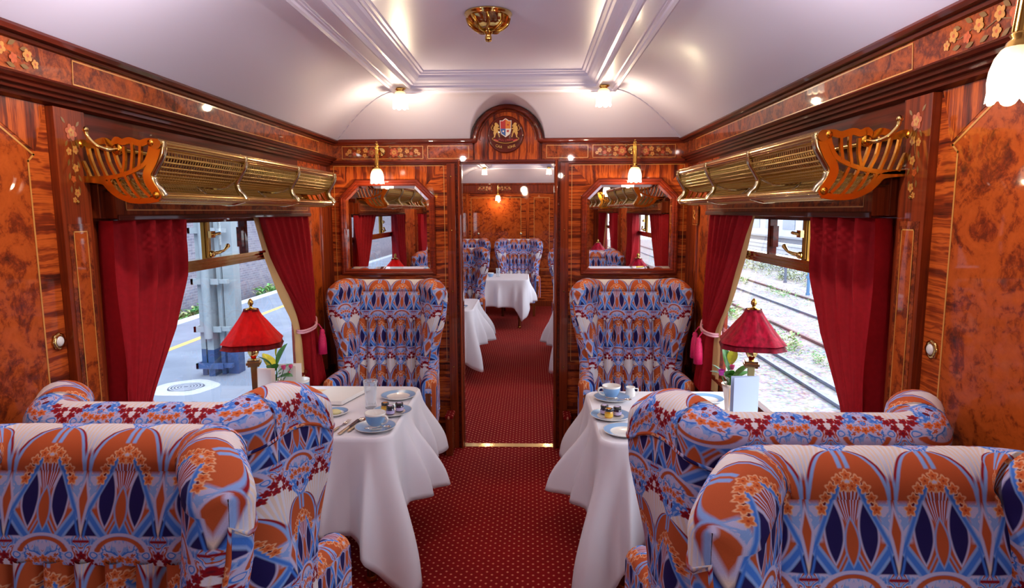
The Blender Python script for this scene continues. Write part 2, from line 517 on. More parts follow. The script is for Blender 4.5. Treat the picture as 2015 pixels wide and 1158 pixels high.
def pane_mat(name, refl=.08, tint=(1, 1, 1, 1)):
    t = NT(name); a = t.n('ShaderNodeBsdfTransparent'); a.inputs[0].default_value = tint
    g = t.n('ShaderNodeBsdfGlossy'); g.inputs['Roughness'].default_value = .02
    lw = t.n('ShaderNodeLayerWeight')
    mx = t.n('ShaderNodeMixShader'); t.l(t.M('MULTIPLY_ADD', t.M('POWER', lw.outputs['Facing'], 4.0), .6, refl, clamp=True), mx.inputs[0])
    t.l(a.outputs[0], mx.inputs[1]); t.l(g.outputs[0], mx.inputs[2]); t.l(mx.outputs[0], t.out.inputs[0])
    return t.mat
PANE = pane_mat('window_glass', .05)
def crystal_mat():
    t = NT('cut_crystal'); a = t.n('ShaderNodeBsdfTransparent'); a.inputs[0].default_value = (.93, .95, .97, 1)
    p = t.n('ShaderNodeBsdfPrincipled'); p.inputs['Base Color'].default_value = (.92, .93, .96, 1); p.inputs['Roughness'].default_value = .08; p.inputs['Coat Weight'].default_value = 1
    lw = t.n('ShaderNodeLayerWeight'); mx = t.n('ShaderNodeMixShader')
    t.l(t.M('MULTIPLY_ADD', t.M('POWER', lw.outputs['Facing'], 2.0), .55, .16, clamp=True), mx.inputs[0])
    t.l(a.outputs[0], mx.inputs[1]); t.l(p.outputs[0], mx.inputs[2]); t.l(mx.outputs[0], t.out.inputs[0])
    return t.mat
CRYSTAL = crystal_mat()
def mirror_mat():
    t = NT('silvered_mirror'); t.bsdf((.86, .86, .86, 1), .015, 1.0); return t.mat
MIRROR = mirror_mat()
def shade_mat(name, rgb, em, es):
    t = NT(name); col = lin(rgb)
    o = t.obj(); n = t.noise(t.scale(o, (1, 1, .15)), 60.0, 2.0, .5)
    c = t.mix(t.M('MULTIPLY_ADD', n, 3.0, -1.0, clamp=True), col, tuple(q*.35 for q in col[:3]) + (1,))  # darker upright stripes painted in as shading between the pleats
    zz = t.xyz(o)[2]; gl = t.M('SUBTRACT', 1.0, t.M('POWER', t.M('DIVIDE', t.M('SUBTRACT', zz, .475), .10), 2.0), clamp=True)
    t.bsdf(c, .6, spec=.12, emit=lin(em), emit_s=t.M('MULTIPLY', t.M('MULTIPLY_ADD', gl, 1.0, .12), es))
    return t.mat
SHADE_L = shade_mat('lit_red_silk', (138, 3, 6), (255, 14, 6), .30)
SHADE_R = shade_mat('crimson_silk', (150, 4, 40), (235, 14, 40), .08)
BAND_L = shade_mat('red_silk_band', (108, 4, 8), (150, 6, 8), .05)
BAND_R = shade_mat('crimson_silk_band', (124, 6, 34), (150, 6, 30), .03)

# ------------------------------------------------------------------ geometry of the saloon
W, H, D = 1.30, 2.25, 4.64          # half width, springing of the ceiling, end wall
BACK = -1.54
DY = {-1: 0.0, 1: -0.09}            # the right-hand windows stand slightly nearer

def ring_inset(poly, d):
    """inset a convex/closed 2d polygon (counter-clockwise) by d"""
    n = len(poly); out = []
    for i in range(n):
        p0, p1, p2 = Vector(poly[i-1]), Vector(poly[i]), Vector(poly[(i+1) % n])
        e1 = (p1-p0).normalized(); e2 = (p2-p1).normalized()
        n1 = Vector((-e1.y, e1.x)); n2 = Vector((-e2.y, e2.x))
        k = 1 + n1.dot(n2)
        out.append(p1 + (n1+n2) * (d / k))
    return out
def ring_loft(mb, poly, prof, fn, mat=0, smooth=False):
    rows = [[fn(p.x, p.y, h) for p in ring_inset(poly, d)] for d, h in prof]
    mb.grid(rows, closeu=True, mat=mat, smooth=smooth)
    return rows

def petals(mb, fn, u, v, r, mat, mid, n=5, rot=0.0):
    pts = []
    for k in range(n*6):
        a = 2*PI*k/(n*6); q = r*(.68 + .32*abs(math.cos(n*a/2)))
        pts.append(fn(u + q*math.cos(a+rot), v + q*math.sin(a+rot), .0008))
    mb.poly(pts, mat)
    mb.poly([fn(u + r*.28*math.cos(2*PI*k/8), v + r*.28*math.sin(2*PI*k/8), .0012) for k in range(8)], mid)
def leaf_flat(mb, fn, u, v, ln, ang, mat):
    pts = []
    for k in range(7): t = k/6; pts.append((t*ln, math.sin(PI*t)*ln*.2))
    for k in range(5, 0, -1): t = k/6; pts.append((t*ln, -math.sin(PI*t)*ln*.2))
    c, s = math.cos(ang), math.sin(ang)
    mb.poly([fn(u + x*c - y*s, v + x*s + y*c, .0005) for x, y in pts], mat)
def spray(mb, fn, L, h, mats=(0, 1, 2), seed=1):
    """marquetry spray of flowers running along +u from 0 to L, height h"""
    r = random.Random(seed); O, Y, G = mats
    petals(mb, fn, L*.12, 0, h*.46, O, Y, 6, .3)
    petals(mb, lambda u, v, d: fn(u, v, d + .0007), L*.12, 0, h*.26, Y, O, 5, .8)
    for k, (t, v, q) in enumerate([(.33, .22, .25), (.36, -.28, .22), (.56, .12, .24), (.70, -.12, .2), (.87, .10, .24), (.96, -.14, .18)]):
        petals(mb, fn, L*t, v*h, h*q, O if k == 3 else Y, O, 5, r.random()*6)
    for t, v, a in [(.22, .3, .6), (.22, -.32, -.5), (.45, -.3, -.3), (.47, .32, .35), (.62, -.34, -.2), (.64, .3, .5), (.78, .26, .2), (.78, -.3, -.1), (.04, .4, 2.4), (.02, -.4, -2.4)]:
        leaf_flat(mb, fn, L*t, v*h, h*.42, a, G)
    for i in range(5):
        u0, u1 = L*(.2+.15*i), L*(.34+.15*i); v0 = (.08 if i % 2 else -.08)*h
        mb.poly([fn(u0, v0-.001, .0003), fn(u1, -v0-.001, .0003), fn(u1, -v0+.0015, .0003), fn(u0, v0+.0015, .0003)], G)

def strips(mb, pts, fn, w, mat, closed=True, h=.001):
    """thin inlay line along 2d polyline"""
    n = len(pts)
    for i in range(n if closed else n-1):
        a, b = Vector(pts[i]), Vector(pts[(i+1) % n]); t = (b-a)
        if t.length < 1e-6: continue
        t.normalize(); s = Vector((-t.y, t.x))*w/2
        q = [a-s-t*w/2, b-s+t*w/2, b+s+t*w/2, a+s-t*w/2]
        mb.poly([fn(p.x, p.y, h) for p in q], mat)

# ---- floor
def floor_obj(name, y0, y1):
    mb = MB().box(-1.36, 1.36, y0, y1, -.06, 0.0)
    return struct(mb.build(name, CARPET))
floor_obj('floor', BACK-.1, 12.0)
mb = MB().box(-.33, .33, 4.63, 4.70, 0.0, .005)
struct(mb.build('trim_1', BRASS_B))        # threshold strip

# ---- ceiling with coved sides, end cove, lunette over the door and moulded tray
def build_ceiling(name, y0, y1, lunette, band=.685, rise=.25, endrun=.55):
    runx = 1.225 - band
    def cove(d, run):
        if d >= run: return rise
        d = max(d, 0.0)
        return rise*math.sin(PI/2*d/run)
    mb = MB()
    xs = sorted(set([-1.225 + runx*i/12 for i in range(13)] + [1.225 - runx*i/12 for i in range(13)] + [.266*math.sin(PI/2*(i/30)) for i in range(-30, 31)] + [-band, band]))
    d_e = [endrun*i/40 for i in range(41)]
    ys = [y0 + d for d in d_e] + [y0+endrun + (y1-y0-2*endrun)*i/6 for i in range(1, 6)] + [y1 - d for d in reversed(d_e)]
    def zz(x, y):
        z = H + min(cove(1.225-abs(x), runx), cove(y1-y, endrun), cove(y-y0, endrun))
        if lunette and abs(x) < .262 and y > y1-endrun-.01:
            z = max(z, H + .245*math.sqrt(max(0, 1-(x/.262)**2)))
        return z
    rows = [[(x, y, zz(x, y)) for x in xs] for y in ys]
    # only the coves: leave out the flat field, which the mouldings close
    k = len(xs); vs = [p for r in rows for p in r]; fs = []
    for i in range(len(ys)-1):
        for j in range(k-1):
            cx = (xs[j]+xs[j+1])/2; cy = (ys[i]+ys[i+1])/2
            if abs(cx) < band and y0+endrun < cy < y1-endrun: continue
            fs.append((i*k+j, (i+1)*k+j, (i+1)*k+j+1, i*k+j+1))
    mb.add(vs, fs, 0, None, True)
    zf = H + rise
    poly = [(-band, y0+endrun), (band, y0+endrun), (band, y1-endrun), (-band, y1-endrun)]
    prof = [(-.004, 0), (-.004, -.016), (.006, -.022), (.018, -.018), (.022, -.010), (.034, -.010), (.038, -.002), (.045, 0),
            (.112, 0), (.114, -.012), (.124, -.016), (.132, -.010), (.136, .002), (.150, .004), (.156, .012), (.172, .022), (.186, .038), (.192, .052), (.204, .054), (.208, .062), (.222, .064), (.226, .072), (.240, .072)]
    rows = ring_loft(mb, poly, prof, lambda x, y, h: (x, y, zf + h))
    mb.poly(rows[-1][::-1], 0)
    mb.box(-1.4, 1.4, y0-.1, y1+.1, zf+.12, zf+.15)
    # mitre beads
    for sx in (-1, 1):
        for ye, sy in ((y1, -1), (y0, 1)):
            pts = []
            for i in range(13):
                q = i/12; x = sx*(1.225 - runx*q); y = ye + sy*endrun*q
                pts.append((x, y, zz(x, y) - .005))
            mb.tube(catmull(pts, 3), .006, 8)
    return struct(mb.build(name, CEIL))
build_ceiling('ceiling', BACK, D, True)

# ---- side walls
def ym(y): return 3.10 - y
def side_wall(s, y_lo, y_hi, wins, name, detail=True):
    """wins: list of (ya, yb) openings"""
    mb = MB(); X = lambda x: s*x
    edges = [y_lo] + [q for w_ in sorted(wins) for q in w_] + [y_hi]
    for i in range(0, len(edges), 2):
        mb.box(X(W), X(W+.08), edges[i], edges[i+1], 0, 2.32, 0)
    for a, b in wins:
        mb.box(X(W), X(W+.08), a, b, 0, .74, 0); mb.box(X(W), X(W+.08), a, b, 1.72, 2.32, 0)
    return mb

for s, side in ((-1, 'left'), (1, 'right')):
    dy = DY[s]; X = lambda x: s*x
    a0, b0 = 2.14 + dy, 4.05 + dy
    c2 = 2*(1.55 + dy)
    a1, b1 = c2 - b0, c2 - a0
    mb = side_wall(s, BACK, D, [(a1, b1), (a0, b0)], side)
    fn = lambda u, v, h: (s*(W - h - .001), u, v)
    # veneers, panel by panel
    def quad(y0, y1, z0, z1, mat, h=.002):
        mb.box(s*(W+.001), s*(W-h), y0, y1, z0, z1, mat)
    for mirrored in (False, True):
        g = (lambda y: c2 - y) if mirrored else (lambda y: y)
        # far strip of burl beside the window, with crossbanding
        quad(g(4.065+dy), g(4.50+dy*0), .66, 2.10, 2)
        quad(g(4.085+dy), g(4.42+dy*.6), .72, 2.06, 3, .004)
        # burl below the window
        quad(g(2.10+dy), g(4.60), .03, .60, 3, .004)
        # rail
        mb.box(s*W, s*(W-.018), g(1.15+dy), g(4.62), .60, .64, 5)
        # field between valance and cornice, behind the rack
        quad(g(2.09+dy), g(4.06+dy), 1.74, 2.10, 5, .004)
    # big panel between the pilasters
    ya, yb = c2 - 1.95 - dy, 1.95 + dy
    quad(ya, yb, .64, 2.10, 1)
    m0 = 1.55 + dy
    out = [(m0-.312, .75), (m0+.312, .75), (m0+.312, 1.905), (m0+.335, 1.925), (m0+.16, 2.03), (m0-.16, 2.03), (m0-.335, 1.925), (m0-.312, 1.905)]
    mb.prism(out, lambda p: (s*(W-.0005), p[0], p[1]), lambda p: (s*(W-.004), p[0], p[1]), 3)
    strips(mb, out, lambda u, v, h: (s*(W-.004-h), u, v), .006, 4)
    # upright crossbanding above the shoulders
    for q in (-1, 1):
        mb.poly([(s*(W-.0032), m0+q*.40, 2.09), (s*(W-.0032), m0+q*.05, 2.09), (s*(W-.0032), m0+q*.17, 2.04), (s*(W-.0032), m0+q*.345, 1.935)], 2)
    quad(ya, yb, .03, .60, 3, .004)
    mb.build('wall_' + side, [MAH, RIB_Z, RIB_Y, BURL, INL, MAHD])
    struct(bpy.data.objects['wall_' + side])
    # pilasters (part of the panelling)
    tb = MB()
    for mirrored in (False, True):
        for yc in (2.02 + dy,):
            y = c2 - yc if mirrored else yc
            tb.box(X(W+.0), X(W-.026), y-.068, y+.068, .0, 2.075, 0)
            f2 = lambda u, v, h, y=y: (s*(W-.0265-h), y + u, v)
            tb.box(X(W-.026), X(W-.028), y-.050, y+.050, .70, 1.72, 1)
            tb.box(X(W-.028), X(W-.029), y-.030, y+.030, .72, 1.695, 2)
            strips(tb, [(-.030, .72), (.030, .72), (.030, 1.695), (-.030, 1.695)], lambda u, v, h, f2=f2: f2(u, v, h+.002), .004, 3)
            fv = lambda u, v, h, f2=f2: f2(v, 2.035 - u, h)
            spray(tb, fv, .25, .058, (4, 5, 6), 3)
            tb.ball((s*(W-.028), y, 1.79), .007, 8, 7)
        y = c2 - 4.46 - dy*.4 if mirrored else 4.46 + dy*.4
        tb.tube([(X(W), y, .64), (X(W), y, 2.08)], .014, 8, 0)
        y2 = c2 - 4.07 - dy if mirrored else 4.07 + dy
        tb.box(X(W+.02), X(W-.016), y2-.016, y2+.016, .64, 1.74, 0)
    o = struct(tb.build('trim_2' if s < 0 else 'trim_3', [MAH, BURLD, BURL, INL, INL_O, INL_Y, INL_G, BRASS], bevel=.004))
    # cornice: crown bead, inlaid frieze, stepped lower mouldings
    cb = MB()
    prof = [(1.33, 2.285), (1.218, 2.262), (1.205, 2.258), (1.198, 2.248), (1.203, 2.236), (1.222, 2.234), (1.224, 2.224), (1.236, 2.222),
            (1.240, 2.140), (1.222, 2.138), (1.214, 2.130), (1.222, 2.122), (1.236, 2.120), (1.238, 2.110), (1.252, 2.108), (1.254, 2.098), (1.270, 2.096), (1.272, 2.084), (1.30, 2.076)]
    for i in range(len(prof)-1):
        (xa, za), (xb, zb) = prof[i], prof[i+1]
        cb.add([(X(xa), BACK, za), (X(xa), D, za), (X(xb), D, zb), (X(xb), BACK, zb)], [(0, 1, 2, 3)], 0 if not (za == 2.222) else 2)
    ff = lambda u, v, h: (s*(1.2358 + (2.222-v)/.082*.004 - h), u, v)
    for (p0, p1) in ((2.0+dy, 4.30), (c2-4.25-dy, 1.10+dy)):
        mb2 = [(p0, 2.146), (p1, 2.146), (p1, 2.216), (p0, 2.216)]
        cb.poly([ff(u, v, .0006) for u, v in mb2], 2)
        strips(cb, mb2, ff, .004, 3, h=.0012)
    for q in (-1, 1):
        f3 = lambda u, v, h, q=q: ff(m0 + q*(u + .01), 2.182 + v, h + .0015)
        spray(cb, f3, .30, .075, (4, 5, 6), 5)
    struct(cb.build('trim_4' if s < 0 else 'trim_5', [MAHD, MAH, BURLD, INL, INL_O, INL_Y, INL_G]))
    # pelmet over each window
    for k, (ya, yb) in enumerate(((a0, b0), (a1, b1))):
        pb = MB()
        pb.box(X(W), X(1.262), ya-.03, yb+.02, 1.735, 1.85, 0)
        pb.box(X(W), X(1.225), ya+.0, yb-.0, 1.735, 1.825, 0)
        pb.box(X(1.225), X(1.219), ya+.0, yb-.0, 1.728, 1.748, 1)
        fp = lambda u, v, h: (s*(1.2245-h), u, v)
        rect = [(ya+.05, 1.764), (yb-.05, 1.764), (yb-.05, 1.812), (ya+.05, 1.812)]
        pb.poly([fp(u, v, .0004) for u, v in rect], 2); strips(pb, rect, fp, .004, 3)
        for e, q in ((ya-.0, -1), (yb, 1)):
            pb.box(X(W), X(1.245), e-.022, e+.022, 1.83, 1.86, 1)
        struct(pb.build('trim_%d' % (6 + k + (0 if s < 0 else 2)), [MAH, MAHD, BURLD, INL], bevel=.004))
    # windows
    for k, (ya, yb) in enumerate(((a0, b0), (a1, b1))):
        n = 1 + k + (0 if s < 0 else 2)
        fr = MB(); x0, x1 = X(W+.05), X(W+.012)
        fr.box(x0, x1, ya, ya+.03, .74, 1.74); fr.box(x0, x1, yb-.03, yb, .74, 1.74)
        fr.box(x0, x1, ya+.03, yb-.03, .74, .77); fr.box(x0, x1, ya+.03, yb-.03, 1.71, 1.74)
        wn = fr.build('window_%d' % n, MAHD); struct(wn)
        # brass transom rail with grooves, uprights of the ventilator above it, catches
        tr = MB()
        for z0, z1, xx in ((1.497, 1.505, .006), (1.505, 1.512, -.004), (1.512, 1.519, .004), (1.519, 1.526, -.004), (1.526, 1.535, .008), (1.535, 1.547, -.006)):
            tr.box(X(W+.045), X(W+.004+xx), ya+.03, yb-.03, z0, z1)
        tr.build('transom_rail', BRASS_B, wn)
        g = (lambda y: c2 - y) if k else (lambda y: y)
        up = MB(); y = g(2.91 + dy + (.0 if s < 0 else -.08))
        up.box(X(W+.030), X(W+.014), y-.028, y+.028, 1.547, 1.71); up.tube([(X(W+.010), y-.014, 1.55), (X(W+.010), y-.014, 1.71)], .009, 8)
        up.build('ventilator_upright', BRASS_W, wn)
        y3 = g(3.31 + dy + (.0 if s < 0 else -.07))
        u2 = MB().box(X(W+.045), X(W+.012), y3-.016, y3+.016, 1.547, 1.71); u2.box(X(W+.04), X(W+.015), y3-.05, y3-.016, 1.58, 1.68)
        u2.build('ventilator_sash', MAHD, wn)
        la = MB(); q = -1 if k else 1
        la.tube([(X(W), y, 1.565), (X(W-.03), y+.01*q, 1.572), (X(W-.035), y+.05*q, 1.578), (X(W-.035), y+.085*q, 1.594)], [.010, .008, .006, .009], 8)
        la.ball((X(W-.004), y, 1.565), .016, 8); la.ball((X(W-.035), y+.09*q, 1.598), .011, 8)
        la.build('catch', BRASS_B, wn)
        l2 = MB(); l2.tube([(X(W), y, 1.655), (X(W-.02), y, 1.655), (X(W-.02), y+.05*q, 1.658)], .007, 8); l2.box(X(W), X(W-.014), y-.02, y+.02, 1.64, 1.67)
        l2.build('catch', BRASS_B, wn)
        pn = MB(); pn.add([(X(W+.03), ya+.03, .77), (X(W+.03), yb-.03, .77), (X(W+.03), yb-.03, 1.497), (X(W+.03), ya+.03, 1.497)], [(0, 1, 2, 3)])
        pn.add([(X(W+.034), ya+.03, 1.547), (X(W+.034), yb-.03, 1.547), (X(W+.034), yb-.03, 1.71), (X(W+.034), ya+.03, 1.71)], [(0, 1, 2, 3)])
        pn.build('pane', PANE, wn)
        sl = MB().box(X(W+.02), X(W-.02), ya-.01, yb+.01, .72, .745); sl.build('sill', MAH, wn, bevel=.005)

# ---- end wall with the doorway
mb = MB(); EY = D
mb.box(-1.36, -.33, EY, EY+.08, 0, 2.32); mb.box(.33, 1.36, EY, EY+.08, 0, 2.32); mb.box(-.33, .33, EY, EY+.08, 2.10, 2.56)
mb.box(-1.36, 1.36, EY+.01, EY+.08, 2.3, 2.7)
for s in (-1, 1):
    q = lambda x0, x1, z0, z1, m, h=.003: mb.box(s*x0, s*x1, EY+.001, EY-h, z0, z1, m)
    q(.43, 1.27, .62, 2.085, 1)
    mb.poly([(s*x, EY-.0036, z) for x, z in ((1.25, 2.082), (.455, 2.082), (.64, 1.88), (1.10, 1.88))], 2)
    q(.43, 1.27, .02, .58, 1, .004)
    fn = lambda u, v, h: (s*u, EY-.004-h, v)
    strips(mb, [(.455, .66), (1.245, .66), (1.245, 2.078), (.455, 2.078)], fn, .004, 4)
struct(mb.build('wall_end', [MAH, RIB_Z, RIB_X, BURL, INL]))
tb = MB()
for s in (-1, 1):
    tb.box(s*.335, s*.352, EY+.082, EY-.035, 0, 2.115, 0)             # jamb bead
    tb.box(s*.352, s*.372, EY, EY-.022, 0, 2.10, 1)
    tb.box(s*.372, s*.432, EY, EY-.030, 0, 2.09, 0)
    tb.tube([(s*.343, EY-.035, 0), (s*.343, EY-.035, 2.11)], .010, 8, 0)
    for z in (.12, .62, 1.18, 1.62, 2.0):
        tb.ball((s*.402, EY-.030, z), .006, 8, 2)
    tb.box(s*.432, s*1.24, EY, EY-.022, .60, .635, 0)                 # dado rail
    tb.box(s*.432, s*1.24, EY, EY-.016, .0, .10, 1)
    tb.box(s*.432, s*1.24, EY, EY-.014, .32, .345, 0)
struct(tb.build('trim_10', [MAH, MAHD, BRASS], bevel=.003))
cb = MB()
for s in (-1, 1):
    cb.box(s*.243, s*1.24, EY, EY-.014, 2.115, 2.235, 2)              # frieze
    cb.tube([(s*.243, EY-.012, 2.246), (s*1.23, EY-.012, 2.246)], .020, 10, 1)
    cb.box(s*.243, s*1.24, EY, EY-.022, 2.222, 2.234, 1)
    cb.box(s*.0, s*1.24, EY, EY-.030, 2.098, 2.116, 1)
    cb.box(s*.0, s*1.24, EY, EY-.020, 2.086, 2.098, 1)
    ff = lambda u, v, h: (s*u, EY-.0142-h, v)
    for r_ in ([(.275, 2.128), (.565, 2.128), (.565, 2.214), (.275, 2.214)], [(.60, 2.128), (1.175, 2.128), (1.175, 2.214), (.60, 2.214)]):
        cb.poly([ff(u, v, .0004) for u, v in r_], 2 if r_[0][0] < .5 else 0); strips(cb, r_, ff, .004, 3)
    f3 = lambda u, v, h: ff(.885 - .055 - u, 2.171 + v, h+.001); spray(cb, f3, .21, .07, (4, 5, 6), 8)
    f3 = lambda u, v, h: ff(.885 + .055 + u, 2.171 + v, h+.001); spray(cb, f3, .21, .07, (4, 5, 6), 9)
struct(cb.build('trim_11', [MAH, MAHX, BURLD, INL, INL_O, INL_Y, INL_G], bevel=.002))
# arched board over the door
ab = MB()
arch = [(-.228, 2.116)] + [(-.228*math.cos(PI*i/32), 2.25 + .228*math.sin(PI*i/32)) for i in range(33)] + [(.228, 2.116)]
ab.prism(arch, lambda p: (p[0], EY-.002, p[1]), lambda p: (p[0], EY-.024, p[1]), 0)
apts = [(-.228*math.cos(PI*i/40)*1.0, EY-.026, 2.25 + .228*math.sin(PI*i/40)) for i in range(41)]
apts = [(-.250, EY-.026, 2.246)] + apts + [(.250, EY-.026, 2.246)]
ab.tube(apts, .020, 10, 1, flat=(1, 1))
ab.tube([(x*.87, y-.004, 2.25+(z-2.25)*.87) for x, y, z in apts[1:-1]], .006, 8, 1)
struct(ab.build('trim_12', [RIB_X, MAHX]))

# far wall of this saloon, behind the viewer
mb = MB(); mb.box(-1.36, 1.36, BACK-.08, BACK, 0, 2.7); 
mb.box(-1.2, -.45, BACK, BACK+.004, .64, 2.08, 1); mb.box(.45, 1.2, BACK, BACK+.004, .64, 2.08, 1); mb.box(-.36, .36, BACK, BACK+.006, 0, 2.08, 2)
struct(mb.build('wall_back', [MAH, BURL, RIB_Z]))
# ------------------------------------------------------------------ wing chair (faces +y, origin on the floor)
def chair_line(z, n=44):
    """half of the plan line of back and wing at height z: list of (x, y, heading) from the centre out"""
    f = max(0.0, min(1.0, (z-.45)/.83))
    bw = lerp(.262, .250, f); yb = lerp(-.252, -.335, f); rc = .07
    phi = math.radians(lerp(4, 21, smooth01((z-.62)/.5))); curl = math.radians(lerp(0, 20, smooth01((z-.75)/.4)))
    wl = interp([(.45, .13), (.66, .15), (.85, .185), (1.05, .235), (1.15, .245), (1.30, .235)], z)
    th = PI/2 - phi
    segs = [(0.0, bw-rc, 12)], 
    pts = [(0.0, yb, 0.0)]; x, y, h = 0.0, yb, 0.0
    for ln, dh, k in ((bw-rc, 0.0, 12), (rc*th, th, 10), (wl, -curl, 22)):
        for i in range(k):
            hm = h + dh/k/2; x += math.cos(hm)*ln/k; y += math.sin(hm)*ln/k; h += dh/k
            pts.append((x, y, h))
    return pts
REFARC = None
def make_chair_meshes():
    global REFARC
    ref = chair_line(1.1); arc = [0.0]
    for a, b in zip(ref, ref[1:]): arc.append(arc[-1] + math.hypot(b[0]-a[0], b[1]-a[1]))
    N = len(ref)
    def ztop(i):
        p = i/(N-1)
        if p < .27: return 1.274
        if p < .70: return lerp(1.274, 1.294, smooth01((p-.27)/.43))
        return 1.294 - .075*((p-.70)/.30)**2
    def thick(i):
        p = i/(N-1); t = lerp(.148, .126, smooth01((p-.3)/.3))
        if p > .88: t *= math.sqrt(max(.0, 1-((p-.88)/.12)**2))*.985 + .015
        return t
    zs_in = [.42, .55, .66, .72, .78, .84, .90, .96, 1.02, 1.07, 1.12]
    lines = {}
    def P(sgn, i, z, off):
        key = round(z, 4)
        if key not in lines: lines[key] = chair_line(z)
        x, y, h = lines[key][i]
        return (sgn*(x - math.sin(h)*off)*1.06, y + math.cos(h)*off, z)
    def loop(sgn, i):
        """vertical run of points: inner face up, over the roll, outer face down to the seam"""
        zt, th = ztop(i), thick(i); r = th/2; run = []; v = 0
        K = 12
        zc = zt - r
        for z in zs_in + [min(q_, zc - .002*(5-k_)) for k_, q_ in enumerate((1.14, 1.16, 1.18, 1.20))]: run.append((P(sgn, i, z, r*.92 if i < N-1 else 0.0), z))
        for k in range(K+1):
            a = PI*k/K*1.08 - .0
            off = r*math.cos(a)*1.02; z = zc + r*math.sin(a)
            run.append((P(sgn, i, z, off), zc + r*a))
        zz = zc + r*PI
        for z in (zc-.035, zc-.06):
            run.append((P(sgn, i, z, -r*.98), zz + (zc - z)))
        return run
    def outer(sgn, i):
        zt, th = ztop(i), thick(i); zc = zt - th/2; run = []
        for k in range(12):
            z = lerp(zc-.055, .36, k/11)
            run.append((P(sgn, i, z, -th*.47 if i < N-1 else 0.0), z))
        return run
    def grid_of(fn_, order, t0, centre=.5):
        rows, uvs = [], []
        for sgn, i in order:
            run = fn_(sgn, i)
            rows.append([p for p, v in run])
            uvs.append([(sgn*arc[i]*1.06 + centre, v - t0) for p, v in run])
        return rows, uvs
    iw = 23
    P_ = .168
    # back (inner face and top roll)
    order = [(-1, i) for i in range(iw, 0, -1)] + [(1, i) for i in range(iw+1)]
    rows, uv = grid_of(loop, order, 1.07, P_/2)
    back = MB().grid(rows, mat=0, uv=uv)
    # wings: inner face, roll
    def wing(sgn):
        order = [(sgn, i) for i in range(iw-1, N)]
        rows, uv = grid_of(loop, order, 1.13, 0)
        u0 = sgno = arc[N-9]
        uv = [[((abs(u)-u0*1.06)*1.0 + 0.0, v) for u, v in r] for r in uv]
        return MB().grid(rows, mat=0, uv=uv, flip=(sgn < 0))
    order = [(-1, i) for i in range(N-1, 0, -1)] + [(1, i) for i in range(N)]
    rows, uv = grid_of(outer, order, 1.10, P_*.80)
    outb = MB().grid(rows, mat=0, uv=uv)
    # piping along the seam
    tipz = [.74, .82, .90, .98, 1.05, 1.10]
    pip = MB().tube([P(-1, N-1, z, 0) for z in tipz] + [Vector(r[0]) + Vector((0, -.002, .002)) for r in rows] + [P(1, N-1, z, 0) for z in tipz[::-1]], .0055, 6)
    pip.uv = [[(pip.v[k][0]*1.0, pip.v[k][1]*.4 + pip.v[k][2] - .93) for k in fc] for fc in pip.f]
    # head cushion
    hx = [-.222*1.06 + .444*1.06*i/28 for i in range(29)]
    def front_y(x, z):
        f = (z-.45)/.83; return lerp(-.252, -.335, f) + .068
    rows, uv = [], []
    for z, b in [(.992, -.012), (.994, .012), (1.004, .026), (1.03, .033), (1.08, .033), (1.13, .026), (1.165, .016), (1.19, .008), (1.21, .002), (1.225, -.006)]:
        rows.append([(x, front_y(x, z) + b*min(1, (1-min(1, abs(x)/.2353)**8)+.2), z) for x in hx])
        uv.append([(x + P_/2, z - 1.07) for x in hx])
    head = MB().grid(rows, uv=uv, flip=True)
    # channelled back cushion
    nx = 7*12; rows, uv = [], []
    for k in range(10):
        z = lerp(.44, 1.012, k/9); row, ur = [], []
        hw = lerp(.248, .236, k/9)
        for i in range(nx+1):
            x = -hw + 2*hw*i/nx; c = abs(math.sin(PI*i/12)); d = -.012 + .050*math.sqrt(c)
            row.append((x, front_y(x, z) + d, z)); ur.append((x*1.12 + P_/2, z - .815))
        rows.append(row); uv.append(ur)
    cush = MB().grid(rows, uv=uv, flip=True)
    # seat
    def pad(x0, x1, y0, y1, z0, z1):
        m = MB(); nx, ny = 10, 10
        prof = [(0, z0), (0, (z0+z1)/2), (.0, z1-.035), (.012, z1-.012), (.035, z1), (.12, z1+.008)]
        rows, uv = [], []
        poly = [(x0, y0), (x1, y0), (x1, y1), (x0, y1)]
        rr = []
        for d, z in prof:
            q = ring_inset(poly, d); row = []
            for a in range(4):
                for b in range(8): p = q[a].lerp(q[(a+1) % 4], b/8); row.append((p.x, p.y, z))
            rr.append(row)
        uv = [[(p[0] + P_/2, (p[1] if z > 2 else p[1]*.9 + p[2]) + .1) for p in row] for row, (d, z) in zip(rr, prof)]
        m.grid(rr, closeu=True, uv=uv, smooth=True)
        m.add(rr[-1], [list(range(32))], 0, [[(p[0] + P_/2, p[1]*.9 + p[2] + .1) for p in rr[-1]]])
        return m
    seat = pad(-.285, .285, -.22, .33, .32, .455)
    base = MB(); bx = [(-.28, -.30), (.28, -.30), (.28, .315), (-.28, .315)]
    rr = [[(x, y, z) for x, y in bx] for z in (.22, .335)]
    base.grid([[p for p in r] for r in rr], closeu=True, smooth=False, uv=[[(a*.4, z) for a in range(4)] for z in (.22, .335)])
    base.add(rr[0], [(3, 2, 1, 0)], 0, [[(0, 0)]*4])
